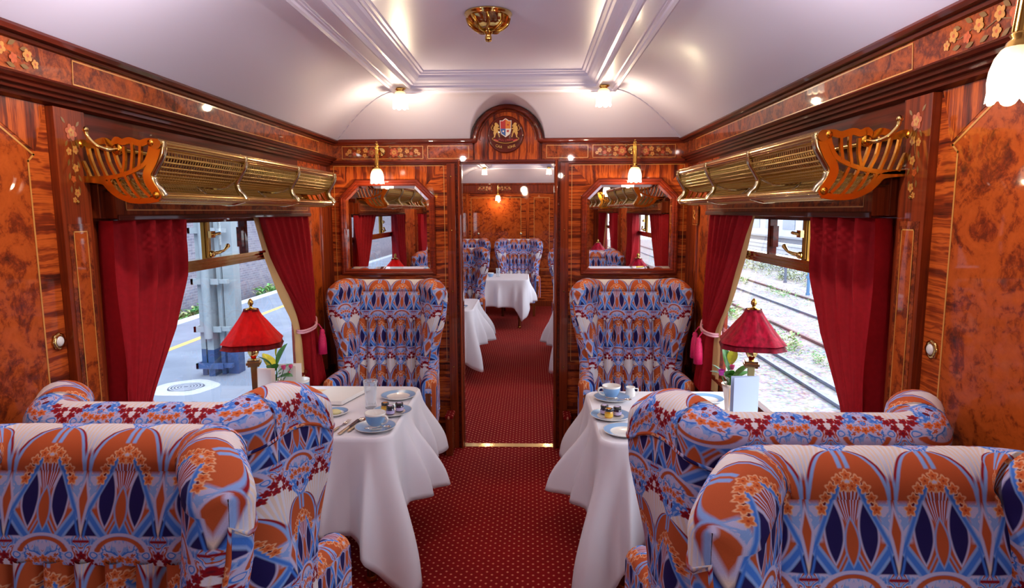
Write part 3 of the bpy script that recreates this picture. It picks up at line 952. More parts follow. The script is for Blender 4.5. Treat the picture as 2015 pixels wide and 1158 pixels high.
    # arms
    def arm(sgn):
        m = MB(); rows, uv = [], []
        for y, cx, hw, zt, k in [(-.24, .292, .040, .675, 1), (-.10, .300, .044, .682, 1), (.02, .310, .048, .684, 1), (.10, .318, .052, .680, 1), (.150, .322, .055, .674, 1), (.166, .322, .050, .664, .9), (.172, .322, .036, .645, .6)]:
            row, ur = [], []; sl = 0
            pts = [(-hw, .40)] + [(-hw, .50)] + [(-hw*math.cos(PI*i/10), zt - hw*1.0 + hw*math.sin(PI*i/10)) for i in range(11)] + [(hw, .50), (hw, .30)]
            if k < 1: c = zt - .06; pts = [(px*k, c + (pz-c)*k) if pz > .55 else (px*k, pz) for px, pz in pts]
            for px, pz in pts:
                row.append((sgn*(cx+px), y, pz))
                ur.append((y + .05, pz - .55 if abs(px) >= hw*.99 else px + .12))
            rows.append(row); uv.append(ur)
        m.grid(rows, uv=uv, flip=(sgn > 0))
        m.add(rows[-1], [list(range(len(rows[-1])))], 0, [[(p[0]-sgn*.322 + P_/2*0, p[2]-.62) for p in rows[-1]]])
        return m
    legs = []
    for sx in (-1, 1):
        for y, fr in ((.30, 1), (-.27, 0)):
            m = MB(); x = sx*.262; t = .026; b = .019; lean = 0 if fr else -.05
            m.add([(x-t, y-t, .225), (x+t, y-t, .225), (x+t, y+t, .225), (x-t, y+t, .225), (x-b, y-b+lean, 0), (x+b, y-b+lean, 0), (x+b, y+b+lean, 0), (x-b, y+b+lean, 0)],
                  [(0, 1, 2, 3), (7, 6, 5, 4), (0, 4, 5, 1), (1, 5, 6, 2), (2, 6, 7, 3), (3, 7, 4, 0)])
            legs.append(m)
    posts = []
    for sx in (-1, 1):
        m = MB(); x = sx*.322
        m.bar([(x, .170, .58), (x, .174, .45), (x - sx*.01, .20, .30), (x - sx*.03, .24, .235)], .034, .026, up=(0, 1, 0.01))
        posts.append(m)
    return dict(back=back, wl=wing(-1), wr=wing(1), outb=outb, pip=pip, head=head, cush=cush, seat=seat, base=base, al=arm(-1), ar=arm(1), legs=legs, posts=posts)

def make_chair(label, loc, rotz, group=None):
    K = make_chair_meshes()
    t = thing('wing_chair', label, 'armchair', loc, rotz, group)
    K['back'].build('backrest', FAB, t); K['wl'].build('wing', FAB, t); K['wr'].build('wing', FAB, t)
    ob = K['outb'].build('back_panel', FAB, t); K['pip'].build('piping', FAB, ob)
    K['head'].build('headrest', FAB, t); K['cush'].build('channelled_cushion', FAB, t)
    K['seat'].build('seat', FAB, t); K['base'].build('seat_rail', FAB, t)
    for k, q in enumerate(('al', 'ar')):
        a = K[q].build('armrest', FAB, t); K['posts'][k].build('arm_post', LEGW, a)
    for m in K['legs']: m.build('leg', LEGW, t)
    return t

G_CH = None
chair0 = make_chair('far wing chair against the end wall under the left mirror', (-.825, 4.225, 0), PI)
def chair(label, x, y, rz): return dup(chair0, (x, y, 0), rz, label)
chair('far wing chair against the end wall under the right mirror, beside the crimson curtain', .845, 4.215, PI)
chair('wing chair with its back turned, nearer side of the left table', -.825, 1.895, .0)
chair('wing chair with its back turned, nearer side of the right table', .850, 1.835, .0)
chair('closest wing chair at the lower left, headrest turned to the viewer', -.795, 1.055, PI)
chair('closest wing chair at the lower right, headrest turned to the viewer', .860, .945, PI)
# the next saloon, through the doorway
chair('wing chair standing at the far end wall, right of the pair seen through the doorway', -.05, 11.0, PI)
chair('wing chair standing at the far end wall, left of the pair seen through the doorway', -.955, 11.08, PI)
chair('wing chair half hidden by the left door jamb, behind the nearer table beyond', -.79, 8.25, PI)
chair('wing chair mostly hidden by the right door jamb in the next saloon', .80, 8.10, PI)

# ------------------------------------------------------------------ tables and cloths
def table(label, x0, x1, y0, y1, z=.735):
    t = thing('dining_table', label, 'table', ((x0+x1)/2, (y0+y1)/2, 0))
    hx, hy = (x1-x0)/2, (y1-y0)/2
    MB().box(-hx+.006, hx-.006, -hy+.006, hy-.006, z-.03, z-.004).build('tabletop', MAH, t, bevel=.006)
    MB().box(-hx+.06, hx-.06, -hy+.06, hy-.06, z-.10, z-.03).build('apron', MAHD, t)
    s = 1 if abs(x0) < abs(x1) else -1
    for yy in (-hy+.08, hy-.08):
        xx = -s*(hx-.10)
        m = MB().lathe([(.018, .0), (.022, .03), (.026, .3), (.030, z-.1)], 12, (xx, yy, 0))
        l = m.build('leg', LEGW, t)
        MB().lathe([(.0, .0), (.026, .0), (.028, .012), (.020, .03), (.018, .034)], 12, (xx, yy, 0)).build('brass_foot', BRASS, l)
    return t

def cloth(label, x0, x1, y0, y1, z, drops, seed, free, group=None):
    """tablecloth: drops = list of (perimeter fraction, drop, flare); free = sign of the aisle side"""
    r = .035
    # perimeter starting at the wall side: three free sides
    def per(t):
        """t in 0..1 along near edge (from wall) -> aisle edge -> far edge (to wall)"""
        xa = x1 if free > 0 else x0; xw = x0 if free > 0 else x1
        L1 = abs(xa-xw); L2 = y1-y0; T = 2*L1+L2; d = t*T
        dirx = 1 if xa > xw else -1
        rc = .06
        if d < L1-rc: return (xw+dirx*d, y0, 0, -1)
        if d < L1+rc:
            a = (d-(L1-rc))/(2*rc)*PI/2
            return (xa-dirx*rc+dirx*rc*math.sin(a), y0+rc-rc*math.cos(a), dirx*math.sin(a), -math.cos(a))
        if d < L1+L2-rc: return (xa, y0+(d-L1), dirx, 0)
        if d < L1+L2+rc:
            a = (d-(L1+L2-rc))/(2*rc)*PI/2
            return (xa-dirx*rc+dirx*rc*math.cos(a), y1-rc+rc*math.sin(a), dirx*math.cos(a), math.sin(a))
        return (xa-dirx*(d-L1-L2), y1, 0, 1)
    ridges = [(.045, .05, .014), (.10, -.01, .03), (.15, .055, .014), (.215, .07, .012), (.26, -.012, .02), (.288, .06, .010), (.327, .10, .012), (.40, -.035, .035), (.452, .055, .013), (.50, .09, .014), (.56, -.03, .03), (.612, .05, .012), (.668, .10, .012), (.74, .04, .015), (.83, .05, .015), (.92, .04, .015)]
    ridges = [(a + .004*math.sin(seed*7+k), b*(1+.35*math.sin(seed*3+k*2)), c) for k, (a, b, c) in enumerate(ridges)]
    n = 420; kk = 18
    rows = []; top = []
    for i in range(n+1):
        t = i/n; x, y, nx, ny = per(t)
        drop = interp([(a, b) for a, b, c in drops], t); fl = interp([(a, c) for a, b, c in drops], t)
        row = []
        for k in range(kk+1):
            q = k/kk
            if q < .16:
                a = q/.16*PI/2; o = .016*math.sin(a); zz = z - .016*(1-math.cos(a))
            else:
                d = (q-.16)/.84; zz = z-.016 - (drop-.016)*d
                fold = sum(A_*math.exp(-((t-t0)/w_)**2) for t0, A_, w_ in ridges) + .006*math.cos(t*80+seed) + .006*math.cos(t*47+seed*2.1)
                o = .016 + d*fl*.75 + fold*smooth01(d*1.15)
            row.append((x+nx*o, y+ny*o, zz))
        rows.append(row)
    mb = MB().grid(rows, flip=(free > 0))
    mb.add([r_[0] for r_ in rows], [list(range(n+1))[::(1 if free > 0 else -1)]])
    o = mb.build('tablecloth', LINEN)
    sd = o.modifiers.new('Solidify', 'SOLIDIFY'); sd.thickness = .003; sd.offset = -1
    return tag(o, label, 'tablecloth', group)

TZ = .745
table('dining table hidden under the white cloth, left side of the aisle', -1.27, -.50, 2.79, 3.60)
table('dining table hidden under the white cloth, right side of the aisle', .50, 1.27, 2.74, 3.52)
DR = lambda c1, c2: [(0, .42, .02), (.18, .42, .03), (.255, .46, .03), (.29, .50, .10), (.325, c1, .13), (.36, .56, .05), (.43, .42, .06), (.49, .40, .16), (.55, .36, .06), (.61, .36, .05), (.66, c2, .12), (.70, .40, .06), (.80, .38, .03), (1, .38, .02)]
cloth('white tablecloth draped over the left table beside the platform window', -1.275, -.485, 2.775, 3.615, TZ, DR(.70, .40), 1.2, 1)
cloth('white tablecloth draped over the right table beside the railway window', .485, 1.275, 2.73, 3.53, TZ, DR(.72, .42), 2.9, -1)
# next saloon
table('dining table with splayed legs in the next saloon, in front of the end chairs', -.98, .09, 9.52, 10.42)
cloth('white tablecloth on the far table in front of the end chairs, next saloon', -1.0, .11, 9.50, 10.44, TZ, [(0, .40, .02), (.2, .40, .02), (.29, .42, .03), (.325, .60, .10), (.37, .40, .04), (.5, .38, .05), (.62, .40, .04), (.66, .5, .1), (1, .38, .02)], .4, 1)
table('dining table half hidden behind the left door jamb, next saloon', -1.25, -.47, 6.55, 7.38)
cloth('white tablecloth cut off by the left door jamb, next saloon', -1.27, -.45, 6.53, 7.40, TZ, DR(.62, .42), 3.3, 1)
table('dining table mostly hidden behind the right door jamb, next saloon', .50, 1.25, 6.5, 7.3)
cloth('white tablecloth just showing past the right door jamb, next saloon', .46, 1.27, 6.48, 7.32, TZ, DR(.62, .42), 4.1, -1)

# ------------------------------------------------------------------ curtains
def curtain(label, s, y_top0, y_top1, track, z_top=1.727, z_bot=.63, folds=6, tie=None, lining_side=1, xx=1.262, seed=1, tassel=0):
    """track: list of (z, ya, yb) edges of the cloth at each height; lining_side: which edge shows the lining (+1 far, -1 near)"""
    t = thing('curtain', label, 'curtain', (s*xx, (y_top0+y_top1)/2, z_bot))
    ox, oy, oz = s*xx, (y_top0+y_top1)/2, z_bot
    n = folds*14; rows = []
    zs = [lerp(z_bot, z_top, k/44) for k in range(45)]
    T = sorted(track)
    def edges(z): return interp([(a, b) for a, b, c in T], z), interp([(a, c) for a, b, c in T], z)
    w0 = y_top1 - y_top0
    for z in zs:
        a, b = edges(z); w = b - a; row = []
        amp = (.044 if folds < 5 else .028) + .030*(1 - min(1, w/w0))
        for i in range(n+1):
            q = i/n
            ph = q*folds*2*PI + seed + .5*math.sin(z*5+seed+q*4)
            off = amp*(.75*math.cos(ph) + .35*math.cos(2*ph + z*3))
            yy = a + w*(q + .012*math.sin(ph*1.0+z*2))
            row.append((s*(xx - off) - ox, yy - oy, z - oz))
        rows.append(row)
    MB().grid(rows, flip=(s > 0)).build('drape', CURT, t)
    # lining: shows past the window-side edge
    lr = []
    for z in zs:
        a, b = edges(z); w = b - a; row = []
        for i in range(25):
            q = i/24
            ext = interp([(T[0][0], .13), (.90, .12), (1.0, .10), (1.05, .095), (1.25, .095), (1.5, .055), (1.74, .014)], z)
            if lining_side > 0: yy = lerp(a + w*.15, b + ext, q)
            else: yy = lerp(a - ext, b - w*.15, q)
            row.append((s*(xx + .028 + .010*math.sin(q*14+seed)) - ox, yy - oy, z - oz))
        lr.append(row)
    if lining_side: MB().grid(lr).build('lining', LINING, t)
    if tie:
        z, y, hw = tie
        tb = MB(); pts = []
        for k in range(20):
            a = 2*PI*k/20; pts.append((s*(xx + .0 + .052*math.cos(a)) - ox, y + hw*math.sin(a) - oy, z - oz + .012*math.sin(a)))
        tb.tube(pts, .007, 6, closed=True)
        tb.tube([(p[0], p[1], p[2]-.013) for p in pts], .007, 6, closed=True)
        tb.tube([(s*(xx - .05) - ox, y + hw*.5 - oy, z - oz), (s*(xx-.02) - ox, y + hw*1.3 - oy, z - oz + .03), (s*1.285 - ox, y + hw*1.7 - oy, z - oz + .06)], .006, 6)
        tb.build('tieback', ROPE, t)
        for k in range(tassel):
            ty = y + hw*(.70 - 1.05*k) - oy; tx = s*(xx - .075 - .006*k) - ox; tz = z - oz - .03 - .012*k
            m = MB().lathe([(.0, .0), (.012, -.004), (.017, -.018), (.014, -.03), (.018, -.036), (.022, -.06), (.025, -.10), (.027, -.165), (.0, -.166)], 14, (tx, ty, tz), wob=lambda a, z_: 1+.08*math.cos(a*7))
            m.tube([(tx, ty, tz), (tx + s*.02, ty - .01, tz + .035)], .004, 6)
            m.build('tassel', TASSEL, t)
    return t
for s, nm in ((-1, 'left'), (1, 'right')):
    dy = DY[s]; near_lab = ('heavy crimson curtain nearest on the left, beside the platform window', 'heavy crimson curtain nearest on the right, beside the railway window')[s > 0]
    far_lab = ('tied crimson curtain with cream lining at the far edge of the platform window', 'tied crimson curtain with two pink tassels at the far edge of the railway window')[s > 0]
    ca = curtain(near_lab, s, 2.115+dy, 2.575+dy, [(1.74, 2.115+dy, 2.575+dy), (1.5, 2.12+dy, 2.555+dy), (1.3, 2.12+dy, 2.46+dy), (1.12, 2.12+dy, 2.31+dy), (1.0, 2.12+dy, 2.22+dy), (.63, 2.08+dy, 2.30+dy)],
            folds=4, tie=(.99, 2.19+dy, .09), lining_side=0, seed=.6)
    yf = 3.98 + dy
    cb_ = curtain(far_lab, s, 3.37+dy + (0 if s < 0 else .0), 4.06+dy, [(1.74, 3.385+dy, 4.06+dy), (1.5, 3.55+dy, 4.07+dy), (1.3, 3.73+dy, 4.08+dy), (1.12, 3.91+dy, 4.09+dy), (1.04, 3.965+dy, 4.09+dy), (.95, 3.99+dy, 4.11+dy), (.63, 4.03+dy, 4.22+dy)],
            folds=6, tie=(1.035, 3.99+dy, .105), lining_side=-1, seed=2.2 + s, tassel=1 if s < 0 else 2)
    for src, lb in ((ca, 'nearest the viewer'), (cb_, 'furthest behind the viewer')):
        m_ = dup(src, (src.location.x, 2*(1.55+dy) - src.location.y, src.location.z), 0, 'crimson curtain behind the viewer on the %s, %s' % (nm, lb))
        m_.scale = (1, (-1.45 if s < 0 else -1.0) if src is ca else (-1.3 if s < 0 else -1.0), 1)  # left pair stretched wider to hold daylight off the near chairs
# ------------------------------------------------------------------ luggage racks
RK_L = 1.83
def rack_meshes():
    def zp(zx, zy): return ((zx-150)/3530+.012, (345-zy)/3530+.118)      # outline of the end bracket: distance from the wall, height
    def strip(mb, pts, w, y, th=.010, k=4):
        q = catmull([(-(1.30-zp(*p)[0])+1.30, 0, zp(*p)[1]) for p in pts], k)
        mb.bar([(v.x, y, v.z) for v in q], th, w, up=(0, 0, 1)) if False else ribbon(mb, [(v.x, v.z) for v in q], w, y, th)
    def ribbon(mb, pts, w, y, th):
        n = len(pts); A = []; B = []
        for i in range(n):
            a = Vector(pts[max(i-1, 0)]); b = Vector(pts[min(i+1, n-1)]); t = (b-a).normalized(); s_ = Vector((-t.y, t.x))*w/2; p = Vector(pts[i])
            A.append(p+s_); B.append(p-s_)
        rows = [[(q.x, yy, q.y) for q in (a, b)] for a, b in zip(A, B) for yy in (0,)]
        rr = []
        for a, b in zip(A, B): rr.append([(a.x, y-th/2, a.y), (b.x, y-th/2, b.y), (b.x, y+th/2, b.y), (a.x, y+th/2, a.y)])
        mb.grid(rr, closeu=True, smooth=False)
        mb.add(rr[0], [(0, 1, 2, 3)]); mb.add(rr[-1], [(3, 2, 1, 0)])
    out = {}
    for nm, y in (('near', 0.0), ('far', RK_L)):
        m = MB()
        strip(m, [(150, 375), (230, 352), (330, 385), (400, 350), (480, 335), (560, 380), (612, 325), (680, 352), (760, 332), (880, 365), (960, 345), (1060, 352)], .020, y)
        strip(m, [(1075, 350), (1060, 450), (1005, 580), (935, 700), (950, 800), (1010, 900), (1045, 965)], .026, y)
        strip(m, [(1050, 985), (930, 1005), (800, 1008), (690, 990), (560, 925), (480, 850), (430, 795), (330, 775), (190, 765)], .018, y)
        strip(m, [(190, 750), (400, 750), (560, 735), (720, 692), (850, 635), (930, 575), (985, 460), (1000, 390)], .013, y)
        for rib in ([(200, 560), (235, 640), (270, 745)], [(270, 400), (300, 560), (365, 745)], [(360, 400), (395, 560), (460, 735)], [(470, 390), (500, 570), (570, 725)],
                    [(565, 430), (600, 570), (645, 690)], [(690, 400), (685, 560), (655, 690)], [(785, 360), (785, 470), (755, 665)], [(880, 380), (870, 500), (850, 620)],
                    [(490, 770), (540, 860), (600, 925)], [(580, 750), (640, 870), (725, 970)], [(680, 730), (750, 870), (840, 985)], [(780, 700), (850, 850), (955, 965)]):
            strip(m, rib, .0085, y, .012, 3)
        m.lathe([(.0, -.007), (.016, -.007), (.018, 0), (.016, .007), (.0, .007)], 14, (zp(612, 430)[0], y, zp(612, 430)[1]), axis='y')
        for (zx, zy) in ((1015, 365), (1030, 945)):
            u, z = zp(zx, zy); m.ball((u, y-.006, z), .012, 8)
        u, z = zp(165, 370); m.ball((u, y, z), .016, 8)
        out[nm] = m
    # rods
    ut, zt = zp(1075, 375); ub, zb = zp(1045, 955)
    m = MB(); 
    m.tube([(ut, -.012, zt), (ut, RK_L+.012, zt)], .0165, 12)
    for k in range(8): a = PI*(.1+k/8*1.3)-PI*.4; m.tube([(ut+.0165*math.cos(a), 0, zt+.0165*math.sin(a)), (ut+.0165*math.cos(a), RK_L, zt+.0165*math.sin(a))], .0016, 4)
    out['top'] = m
    m = MB().tube([(ub, -.008, zb), (ub, RK_L+.008, zb)], .0135, 12)
    for k in range(6): a = -PI*.5+PI*k/6; m.tube([(ub+.0135*math.cos(a), 0, zb+.0135*math.sin(a)), (ub+.0135*math.cos(a), RK_L, zb+.0135*math.sin(a))], .0014, 4)
    out['low'] = m
    m = MB().tube([(.022, 0, .112), (.022, RK_L, .112)], .009, 8).tube([(.022, 0, .005), (.022, RK_L, .005)], .008, 8)
    out['wall'] = m
    # bands of the two middle frames and the ends
    prof_up = [(ut+.012, zt+.010), (ut+.010, zt-.02), (ut-.012, zt-.055), (ut-.040, zt-.088), (ut-.10, zt-.112), (.09, .002), (.02, .004)]
    prof_mid = [(ut+.012, zt+.010), (ut+.008, zt-.03), (ut-.018, zt-.075), (ut-.030, zt-.10), (ut-.022, zt-.13), (ub+.004, zb+.016), (ub+.014, zb)]
    prof_low = [(ub+.010, zb-.006), (ub-.05, zb-.020), (ub-.11, zb-.010), (ub-.16, zb+.025), (.07, .0)]
    bands = []
    for y in (RK_L/3, 2*RK_L/3):
        m = MB()
        for pr in (prof_up, prof_mid, prof_low):
            q = catmull([(u, y, z) for u, z in pr], 5)
            m.tube(q, .0075, 8, flat=(1.0, 1.5))
        bands.append(m)
    for y in (.008, RK_L-.008):
        m = MB(); m.tube(catmull([(u, y, z) for u, z in prof_mid], 5), .009, 8, flat=(1, 1.6)); bands.append(m)
    out['bands'] = bands
    # woven brass netting
    def net(prof, m, cell=.0175):
        q = catmull([(u, 0, z) for u, z in prof], 12)
        L = [0]
        for a, b in zip(q, q[1:]): L.append(L[-1] + (b-a).length)
        n = int(L[-1]/cell); r = .0030
        def at(d):
            for i in range(len(L)-1):
                if d <= L[i+1]: return q[i].lerp(q[i+1], (d-L[i])/max(1e-9, L[i+1]-L[i]))
            return q[-1]
        pts = [at(L[-1]*i/n) for i in range(n+1)]
        for p in pts:
            m.tube([(p.x, 0, p.z), (p.x, RK_L, p.z)], r*1.15, 4, caps=False)
        ny = int(RK_L/cell)
        for j in range(1, ny):
            y = RK_L*j/ny
            m.tube([(p.x, y + (.002 if i % 2 else -.002), p.z) for i, p in enumerate(pts)], r, 3, caps=False)
    m = MB(); net([(ut-.004, zt-.018)] + prof_up[2:], m); out['net'] = m
    m = MB(); net([(ub-.012, zb-.004)] + prof_low[1:], m); out['net2'] = m
    # coat hook on the end bracket
    u, z = zp(612, 430)
    m = MB(); m.tube(catmull([(u, -.005, z), (u-.012, -.03, z-.004), (u-.038, -.045, z+.008), (u-.060, -.05, z+.034), (u-.064, -.052, z+.052)], 5), .006, 8)
    m.ball((u-.064, -.052, z+.056), .0095, 8); out['hook'] = m
    return out
RM = rack_meshes()
def make_rack(label, loc, group=None):
    t = thing('luggage_rack', label, 'luggage rack', loc, 0, group)
    nb = RM['near'].build('end_bracket', brass('brass_bracket', (222, 156, 52), .2), t); RM['far'].build('end_bracket', bpy.data.materials['brass_bracket'], t)
    RM['hook'].build('coat_hook', BRASS_B, nb)
    RM['top'].build('top_rod', BRASS, t); RM['low'].build('lower_rod', BRASS, t); RM['wall'].build('wall_rod', BRASS, t)
    for b in RM['bands']: b.build('band', SILVER if False else brass_pale, t)
    RM['net'].build('netting', BRASS_D, t); RM['net2'].build('hat_netting', BRASS_D, t)
    return t
brass_pale = brass('brass_pale', (206, 190, 150), .16)
rack = make_rack('brass luggage rack with woven netting above the platform window on the left', (-1.30, 2.065, 1.862))
r2 = dup(rack, (1.30, 2.065+DY[1], 1.862), 0, 'brass luggage rack with woven netting above the railway window on the right'); r2.scale = (-1, 1, 1)
r3 = dup(rack, (-1.30, ym(2.065), 1.862), 0, 'brass luggage rack behind the viewer on the left, seen only in the left mirror'); r3.scale = (1, -1, 1)
r4 = dup(rack, (1.30, ym(2.065)+DY[1], 1.862), 0, 'second brass luggage rack, reflected at the edge of the right mirror'); r4.scale = (-1, -1, 1)

# ------------------------------------------------------------------ lamps
def tulip_mb(r=.047, h=.105, c=(0, 0, 0)):
    prof = [(.42, 0), (.60, -.06), (.80, -.20), (.95, -.42), (1.0, -.62), (.97, -.80), (1.02, -1.0)]
    m = MB(); n = 48; rows = []
    for q, z in prof:
        row = []
        for k in range(n):
            a = 2*PI*k/n; lob = abs(math.sin(a*4))
            rr = r*q*(1 - .07*(1-lob)*smooth01(-z*1.5)); zz = z*h*(1 - .13*(1-lob**.6)*smooth01((-z-.6)/.4))
            row.append((c[0]+rr*math.cos(a), c[1]+rr*math.sin(a), c[2]+zz))
        rows.append(row)
    m.grid(rows, closeu=True, flip=True)
    m.ball((c[0], c[1], c[2]-h*.55), r*.42, 8)
    return m
def point(loc, power, color=(1, .78, .5), r=.035):
    l = bpy.data.lights.new('lamp_or_fill_light', 'POINT'); l.energy = power; l.color = color; l.shadow_soft_size = r
    o = bpy.data.objects.new('lamp_or_fill_light', l); C.objects.link(o); o.location = loc; return o
CEIL_P, WALL_P = 9.0, 5.5
def ceiling_light(label, x, y, z=2.5, power=CEIL_P):
    t = thing('ceiling_light', label, 'ceiling light', (x, y, z))
    MB().lathe([(.0, 0), (.034, 0), (.036, -.004), (.030, -.010), (.022, -.014), (.024, -.022), (.0, -.022)], 20).build('canopy', BRASS_B, t)
    tulip_mb().build('tulip_shade', TULIP, t, (0, 0, -.018))
    if power: point((x, y, z-.165), power, r=.018)
    return t
ceiling_light('tulip glass ceiling light at the left corner of the ceiling tray', -.630, 4.015)
ceiling_light('tulip glass ceiling light at the right corner of the ceiling tray', .600, 3.985)
for x in (-.62, .62): point((x, -.9, 2.30), CEIL_P*.8, (1, .86, .72)); point((x, 1.70, 2.36), CEIL_P*1.9, (.98, .88, .84), .022)  # bare fill lights without fixtures, added to brighten the ceiling and saloon

def wall_lamp(label, loc, out, power=WALL_P):
    """out: unit direction away from the wall"""
    ox, oy = out
    t = thing('wall_lamp', label, 'wall lamp', loc, math.atan2(oy, ox) + PI/2)       # built facing -y
    MB().lathe([(.0, -.012), (.012, -.012), (.016, -.006), (.026, -.008), (.028, -.003), (.030, 0), (.0, 0)], 20, axis='y').build('rosette', BRASS_B, t)
    a = MB(); a.tube(catmull([(0, -.005, 0), (0, -.045, .0), (0, -.09, .012), (0, -.135, .002)], 5), .0065, 8)
    a.tube([(0, -.138, .030), (0, -.15, -.105)], [.010, .012], 10)
    for k in range(6): q = 2*PI*k/6; a.tube([(.010*math.cos(q), -.139+.010*math.sin(q), .03), (.012*math.cos(q), -.15+.012*math.sin(q), -.1)], .0022, 4)
    a.ball((0, -.137, .036), .013, 8); a.ball((0, -.136, .053), .007, 8)
    a.lathe([(.012, 0), (.018, -.006), (.014, -.012), (.022, -.020), (.026, -.034)], 14, (0, -.15, -.10))
    a.build('arm', BRASS, t)
    tulip_mb().build('tulip_shade', TULIP, t, (0, -.15, -.125))
    if power: point((loc[0]+ox*.15, loc[1]+oy*.15, loc[2]-.240), power, r=.016)
    return t
wall_lamp('hooked brass wall lamp with tulip glass over the left mirror', (-.895, D-.016, 2.176), (0, -1))
wall_lamp('hooked brass wall lamp with tulip glass over the right mirror', (.872, D-.016, 2.176), (0, -1))
wall_lamp('large glowing tulip wall lamp cut off at the upper right edge', (1.236, 1.29, 2.185), (-1, 0), 1.3)
wall_lamp('tulip wall lamp beside the viewer on the left wall, outside the frame', (-1.236, 1.25, 2.185), (1, 0), 2.2)

# brass ceiling rose
t = thing('ceiling_rose', 'ornate brass ceiling rose with drop finial in the ceiling tray', 'ceiling fitting', (-.012, 2.80, 2.572))
MB().lathe([(.0, .0), (.098, .0), (.100, -.006), (.092, -.010), (.094, -.016), (.086, -.022), (.078, -.040), (.060, -.058), (.040, -.068), (.0, -.070)], 36,
           wob=lambda a, z: 1 + (.05*math.cos(a*8) if -.066 < z < -.022 else 0)).build('bowl', BRASS_B, t)
b = MB()
for k in range(8):
    a = 2*PI*k/8; b.tube(catmull([(.088*math.cos(a), .088*math.sin(a), -.020), (.078*math.cos(a+.1), .078*math.sin(a+.1), -.046), (.05*math.cos(a), .05*math.sin(a), -.068), (.022*math.cos(a-.1), .022*math.sin(a-.1), -.074)], 4), .007, 6)
b.build('acanthus_leaf', BRASS, t)
MB().lathe([(.0, -.066), (.020, -.068), (.022, -.078), (.011, -.086), (.015, -.098), (.012, -.112), (.0, -.116)], 16).build('finial', BRASS, t)

def shade_mb(h0, h1, r0, r1, pleat=.02, band=False):
    m = MB(); n = 120; rows = []
    ks = 14
    for k in range(ks+1):
        q = k/ks; z = lerp(h1, h0, q)
        rr = lerp(r0, r1, q**1.12)
        row = []
        for i in range(n):
            a = 2*PI*i/n
            o = min(1/max(abs(math.cos(a)), 1e-3), 1/max(abs(math.sin(a)), 1e-3), 1.13/max(abs(math.cos(abs(a) % (PI/2) - PI/4)), 1e-3))
            o = lerp(1.0, o, smooth01(q*2.2)) * .97
            w = 1 + pleat*.35*math.sin(a*40)*(1-q*.6) + pleat*1.7*math.sin(a*11+1.3*math.sin(a*2))*math.sin(PI*min(1, q*.9+.1)) - .05*math.sin(PI*q)
            row.append((rr*o*w*math.cos(a), rr*o*w*math.sin(a), z))
        rows.append(row)
    m.grid(rows, closeu=True, flip=True)
    return m
def table_lamp(label, x, y, sm, bm, lit):
    t = thing('table_lamp', label, 'table lamp', (x, y, TZ+.0015), .30 if lit else -.22)
    m = MB().box(-.055, .055, -.055, .055, 0, .014); m.box(-.045, .045, -.045, .045, .014, .024); m.box(-.030, .030, -.030, .030, .024, .040); m.build('base', BRASS, t, bevel=.003)
    m = MB(); b = .010
    m.add([(-b, -b, .04), (b, -b, .04), (b, b, .04), (-b, b, .04), (-.014, -.014, .275), (.014, -.014, .275), (.014, .014, .275), (-.014, .014, .275)], [(0, 1, 5, 4), (1, 2, 6, 5), (2, 3, 7, 6), (3, 0, 4, 7)])
    m.box(-.026, .026, -.026, .026, .275, .285); m.box(-.032, .032, -.032, .032, .285, .297); m.box(-.026, .026, -.026, .026, .297, .308)
    m.lathe([(.012, .308), (.012, .318), (.018, .324), (.026, .342), (.024, .356), (.014, .366), (.018, .372), (.012, .380), (.009, .40), (.007, .56)], 18)
    m.build('stem', BRASS_B, t)
    shade_mb(.400, .548, .035, .138, .026).build('lamp_shade', sm, t)
    shade_mb(.374, .402, .138, .140, .006).build('shade_band', bm, t)
    shade_mb(.542, .553, .035, .037, .01).build('shade_collar', bm, t)
    MB().lathe([(.030, .549), (.026, .555), (.008, .559), (.007, .567), (.013, .577), (.012, .588), (.006, .599), (.0, .603)], 14).build('finial', BRASS, t)
    if not lit: t.scale = (1.06, 1.06, 1)
    if lit: point((x, y, TZ+.44), .9, (1, .45, .2), .03)
    return t
table_lamp('brass table lamp with glowing red silk shade by the platform window', -1.165, 2.985, SHADE_L, BAND_L, True)
table_lamp('brass table lamp with crimson pleated shade by the railway window', 1.200, 2.99, SHADE_R, BAND_R, False)
table_lamp('crimson shaded table lamp behind the viewer, reflected in the right mirror', 1.13, -.12, SHADE_R, BAND_R, False)

# ------------------------------------------------------------------ mirrors
def mirror(label, s):
    t = thing('wall_mirror', label, 'mirror', (0, D-.004, 0))
    P6 = [(.520, 1.298), (1.209, 1.298), (1.209, 1.860), (1.086, 1.982), (.641, 1.982), (.520, 1.860)]
    if s < 0: P6 = [(-x, z) for x, z in reversed(P6)]
    fn = lambda u, v, h: (u, -h, v)
    m = MB(); ring_loft(m, P6, [(0, 0), (0, .018), (.006, .026), (.018, .028), (.024, .020), (.030, .022), (.040, .018), (.046, .008)], fn, 0)
    m.build('frame', wood_plain('mirror_frame', 'x', (128, 40, 12), (92, 26, 9)), t, bevel=.001)
    ins = ring_inset(P6, .044); bev = ring_inset(P6, .062)
    g = MB(); g.poly([(p.x, -.011, p.y) for p in bev])
    n = len(ins); g.add([(p.x, -.0085, p.y) for p in ins] + [(p.x, -.011, p.y) for p in bev], [(i, (i+1) % n, n+(i+1) % n, n+i) for i in range(n)])
    g.build('glass', MIRROR, t)
    return t
mirror('large silvered mirror with clipped top corners left of the doorway', -1)
mirror('large silvered mirror with clipped top corners right of the doorway', 1)

